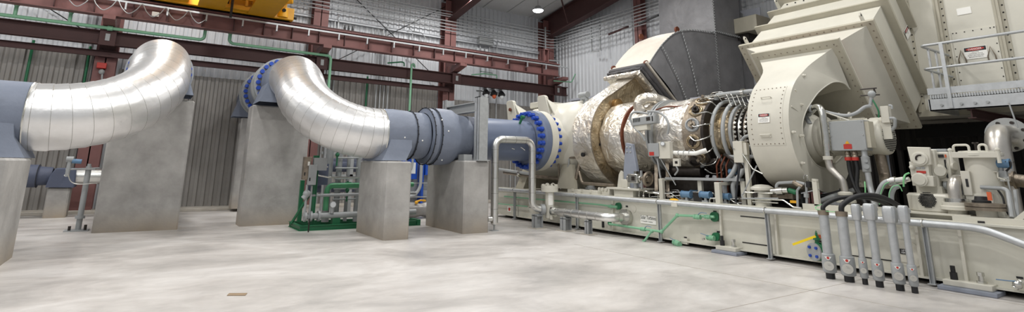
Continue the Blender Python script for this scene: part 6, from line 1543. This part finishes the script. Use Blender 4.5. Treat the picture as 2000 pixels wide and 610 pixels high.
# ================================================================== BACK LEFT SMALL PIPE
r = thing('navy_pipe', 'navy insulated small pipe with silver end at the back left', 'pipe', (-2.0, 20.35, .86))
part('valve_blanket', G().lathe((-3.6, 20.35, 1.17), (1, 0, 0), [(0, .25), (.6, .25), (.62, .32), (1.0, .32), (1.02, .27), (1.3, .26), (1.33, .24)], 28, False).jit(.012, 4), FOAMD, r)
part('laced_seam', G().torus((-2.6, 20.35, 1.17), (1, 0, 0), .325, .012, 28, 6), STITCH, r)
part('saddle_blanket', G().loft([[(-2.2, 20.0, 1.40), (-1.72, 20.0, 1.40), (-1.72, 20.7, 1.40), (-2.2, 20.7, 1.40)], [(-2.28, 19.98, 1.2), (-1.70, 19.98, 1.2), (-1.70, 20.72, 1.2), (-2.28, 20.72, 1.2)], [(-2.36, 19.98, .86), (-1.70, 19.98, .86), (-1.70, 20.72, .86), (-2.36, 20.72, .86)]], True, True).jit(.02, 3), FOAMD, r, bev=.03)
part('silver_pipe', G().cyl((-1.72, 20.35, 1.17), (-.7, 20.35, 1.17), .23, n=28), PIPEAL, r)
part('stud', G().sph((-1.95, 19.97, 1.2), .025, 8), WHITE, r)
r = thing('pipe_stand', 'slim grey pipe stand with blue transmitter in front of the back left pipe', 'stand', (-1.16, 16.3, 0))
part('post', G().cyl((-1.16, 16.3, 0), (-1.16, 16.3, 1.5), .06, n=16).cyl((-1.16, 16.3, .28), (-1.16, 16.3, .34), .10, n=18), GREYST, r)
part('base_plate', G().box((-1.42, 16.1, 0), (-.95, 16.5, .02)), GREYST, r)
many('anchor_bolt', G().cyl((-1.32, 16.2, .02), (-1.32, 16.2, .12), .03, n=8).cyl((-1.02, 16.2, .02), (-1.02, 16.2, .14), .03, n=8), DKMET, r)
part('saddle', G().box((-1.3, 16.2, 1.42), (-1.02, 16.4, 1.46)).cyl((-1.16, 16.3, 1.46), (-1.16, 16.3, 1.56), .04, n=10), GREYST, r)
part('transmitter_neck', G().cyl((-1.55, 16.3, 1.25), (-1.55, 16.3, 1.62), .045, n=12).cyl((-1.62, 16.3, 1.66), (-1.48, 16.3, 1.66), .07, n=14), GREYST, r)
part('transmitter', G().cyl((-1.50, 16.28, 1.62), (-1.32, 16.28, 1.61), .055, n=14), BLUEI, r, 'small blue transmitter')
part('yellow_tube', G().tube(catmull([(-1.53, 16.2, 1.32), (-1.45, 16.2, 1.15), (-1.3, 16.2, 1.08), (-1.0, 16.2, 1.1), (-.95, 16.2, 1.1)], 5), .012, 6), STEEL, r)
part('cross_tube', G().cyl((-1.6, 16.3, 1.42), (-.95, 16.3, 1.46), .02, n=8), GREYST, r)
# ================================================================== SMALL WALL AND FLOOR THINGS
r = thing('alarm_box', 'red alarm box with white cable on the first column', 'alarm', (-1.4, 21.2, 4.55))
part('box', G().box((-1.78, 21.22, 4.62), (-1.52, 21.40, 4.80)), RED, r, bev=.01)
part('pale_head', G().sph((-1.62, 21.25, 4.5), .09, 10).cyl((-1.6, 21.25, 4.5), (-1.58, 21.25, 4.25), .03), GREYST, r)
part('cable', G().tube(catmull([(-1.58, 21.2, 4.3), (-1.5, 21.2, 4.0), (-1.2, 21.2, 3.95), (-.9, 21.2, 4.2), (-.82, 21.3, 4.05)], 6), .022, 8), GREYST, r)
single('floor_card', G().obox((1.19, 7.77, .004), V(.10, -.05, 0), V(.02, .06, 0), V(0, 0, .003)), CARD, 'small brown card lying on the open floor', 'card')
single('air_cooler', G().box((14.2, 13.2, 2.4), (14.3, 16.0, 4.30)).box((14.1, 13.1, 4.30), (14.3, 16.05, 4.38)), MESHG, 'blue-grey louvred cooler panel behind the compressor', 'panel')
r = thing('vent_box', 'cream box hanging on the back wall right of the quilted stack', 'box', (17.8, 9.6, 6.3))
part('box', G().box(*((17.0,9.637,6.407),(18.0,10.478,6.954))), CREAMD, r, bev=.02)
part('pale_panel', G().prism([(17.6,10.605,7.391), (17.6,9.808,7.347), (17.6,9.817,6.67), (17.6,10.115,6.926)], (.03, 0, 0)), MESHG, r)
part('lower_bracket', G().box(*((17.2,10.083,6.205),(18.0,10.697,6.538))), DKMET, r)
single('grey_bracket', G().box(*((12.2,8.587,3.358),(12.5,8.966,3.564))), MESHG, 'small blue-grey box above the combustor behind the bleed pipe', 'box')
single('white_sign', G().box((5.42, 21.33, 6.95), (5.50, 21.35, 7.2)), WHITE, 'small pale tag on the second column beside the crane end', 'sign')
single('white_sign', G().box((1.02-1.5, 20.1, 6.35), (1.22-1.5, 20.12, 6.5)), WHITE, 'small pale label on the crane beam above the left elbow', 'sign')
# dark lower wall sheet, the filter house's shade put into its colour
struct('trim_8', sheet(G(), (18.2, 8.2), (18.2, -6), 0, lambda q: 4.3, .26, .05, -1), mat('shade_toned_wall_sheet', '2f2d2b', .75), ang=20)
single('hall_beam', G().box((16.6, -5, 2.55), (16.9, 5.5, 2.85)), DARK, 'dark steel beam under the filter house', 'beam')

# things of one kind carry one group phrase
kinds = {}
for o in bpy.data.objects:
    if o.parent is None and 'category' in o: kinds.setdefault(o.name.split('.')[0], []).append(o)
for base, os_ in kinds.items():
    if len(os_) > 1:
        for o in os_:
            if 'group' not in o: o['group'] = base.replace('_', ' ')+('es' if base[-1] in 'sx' else 's')
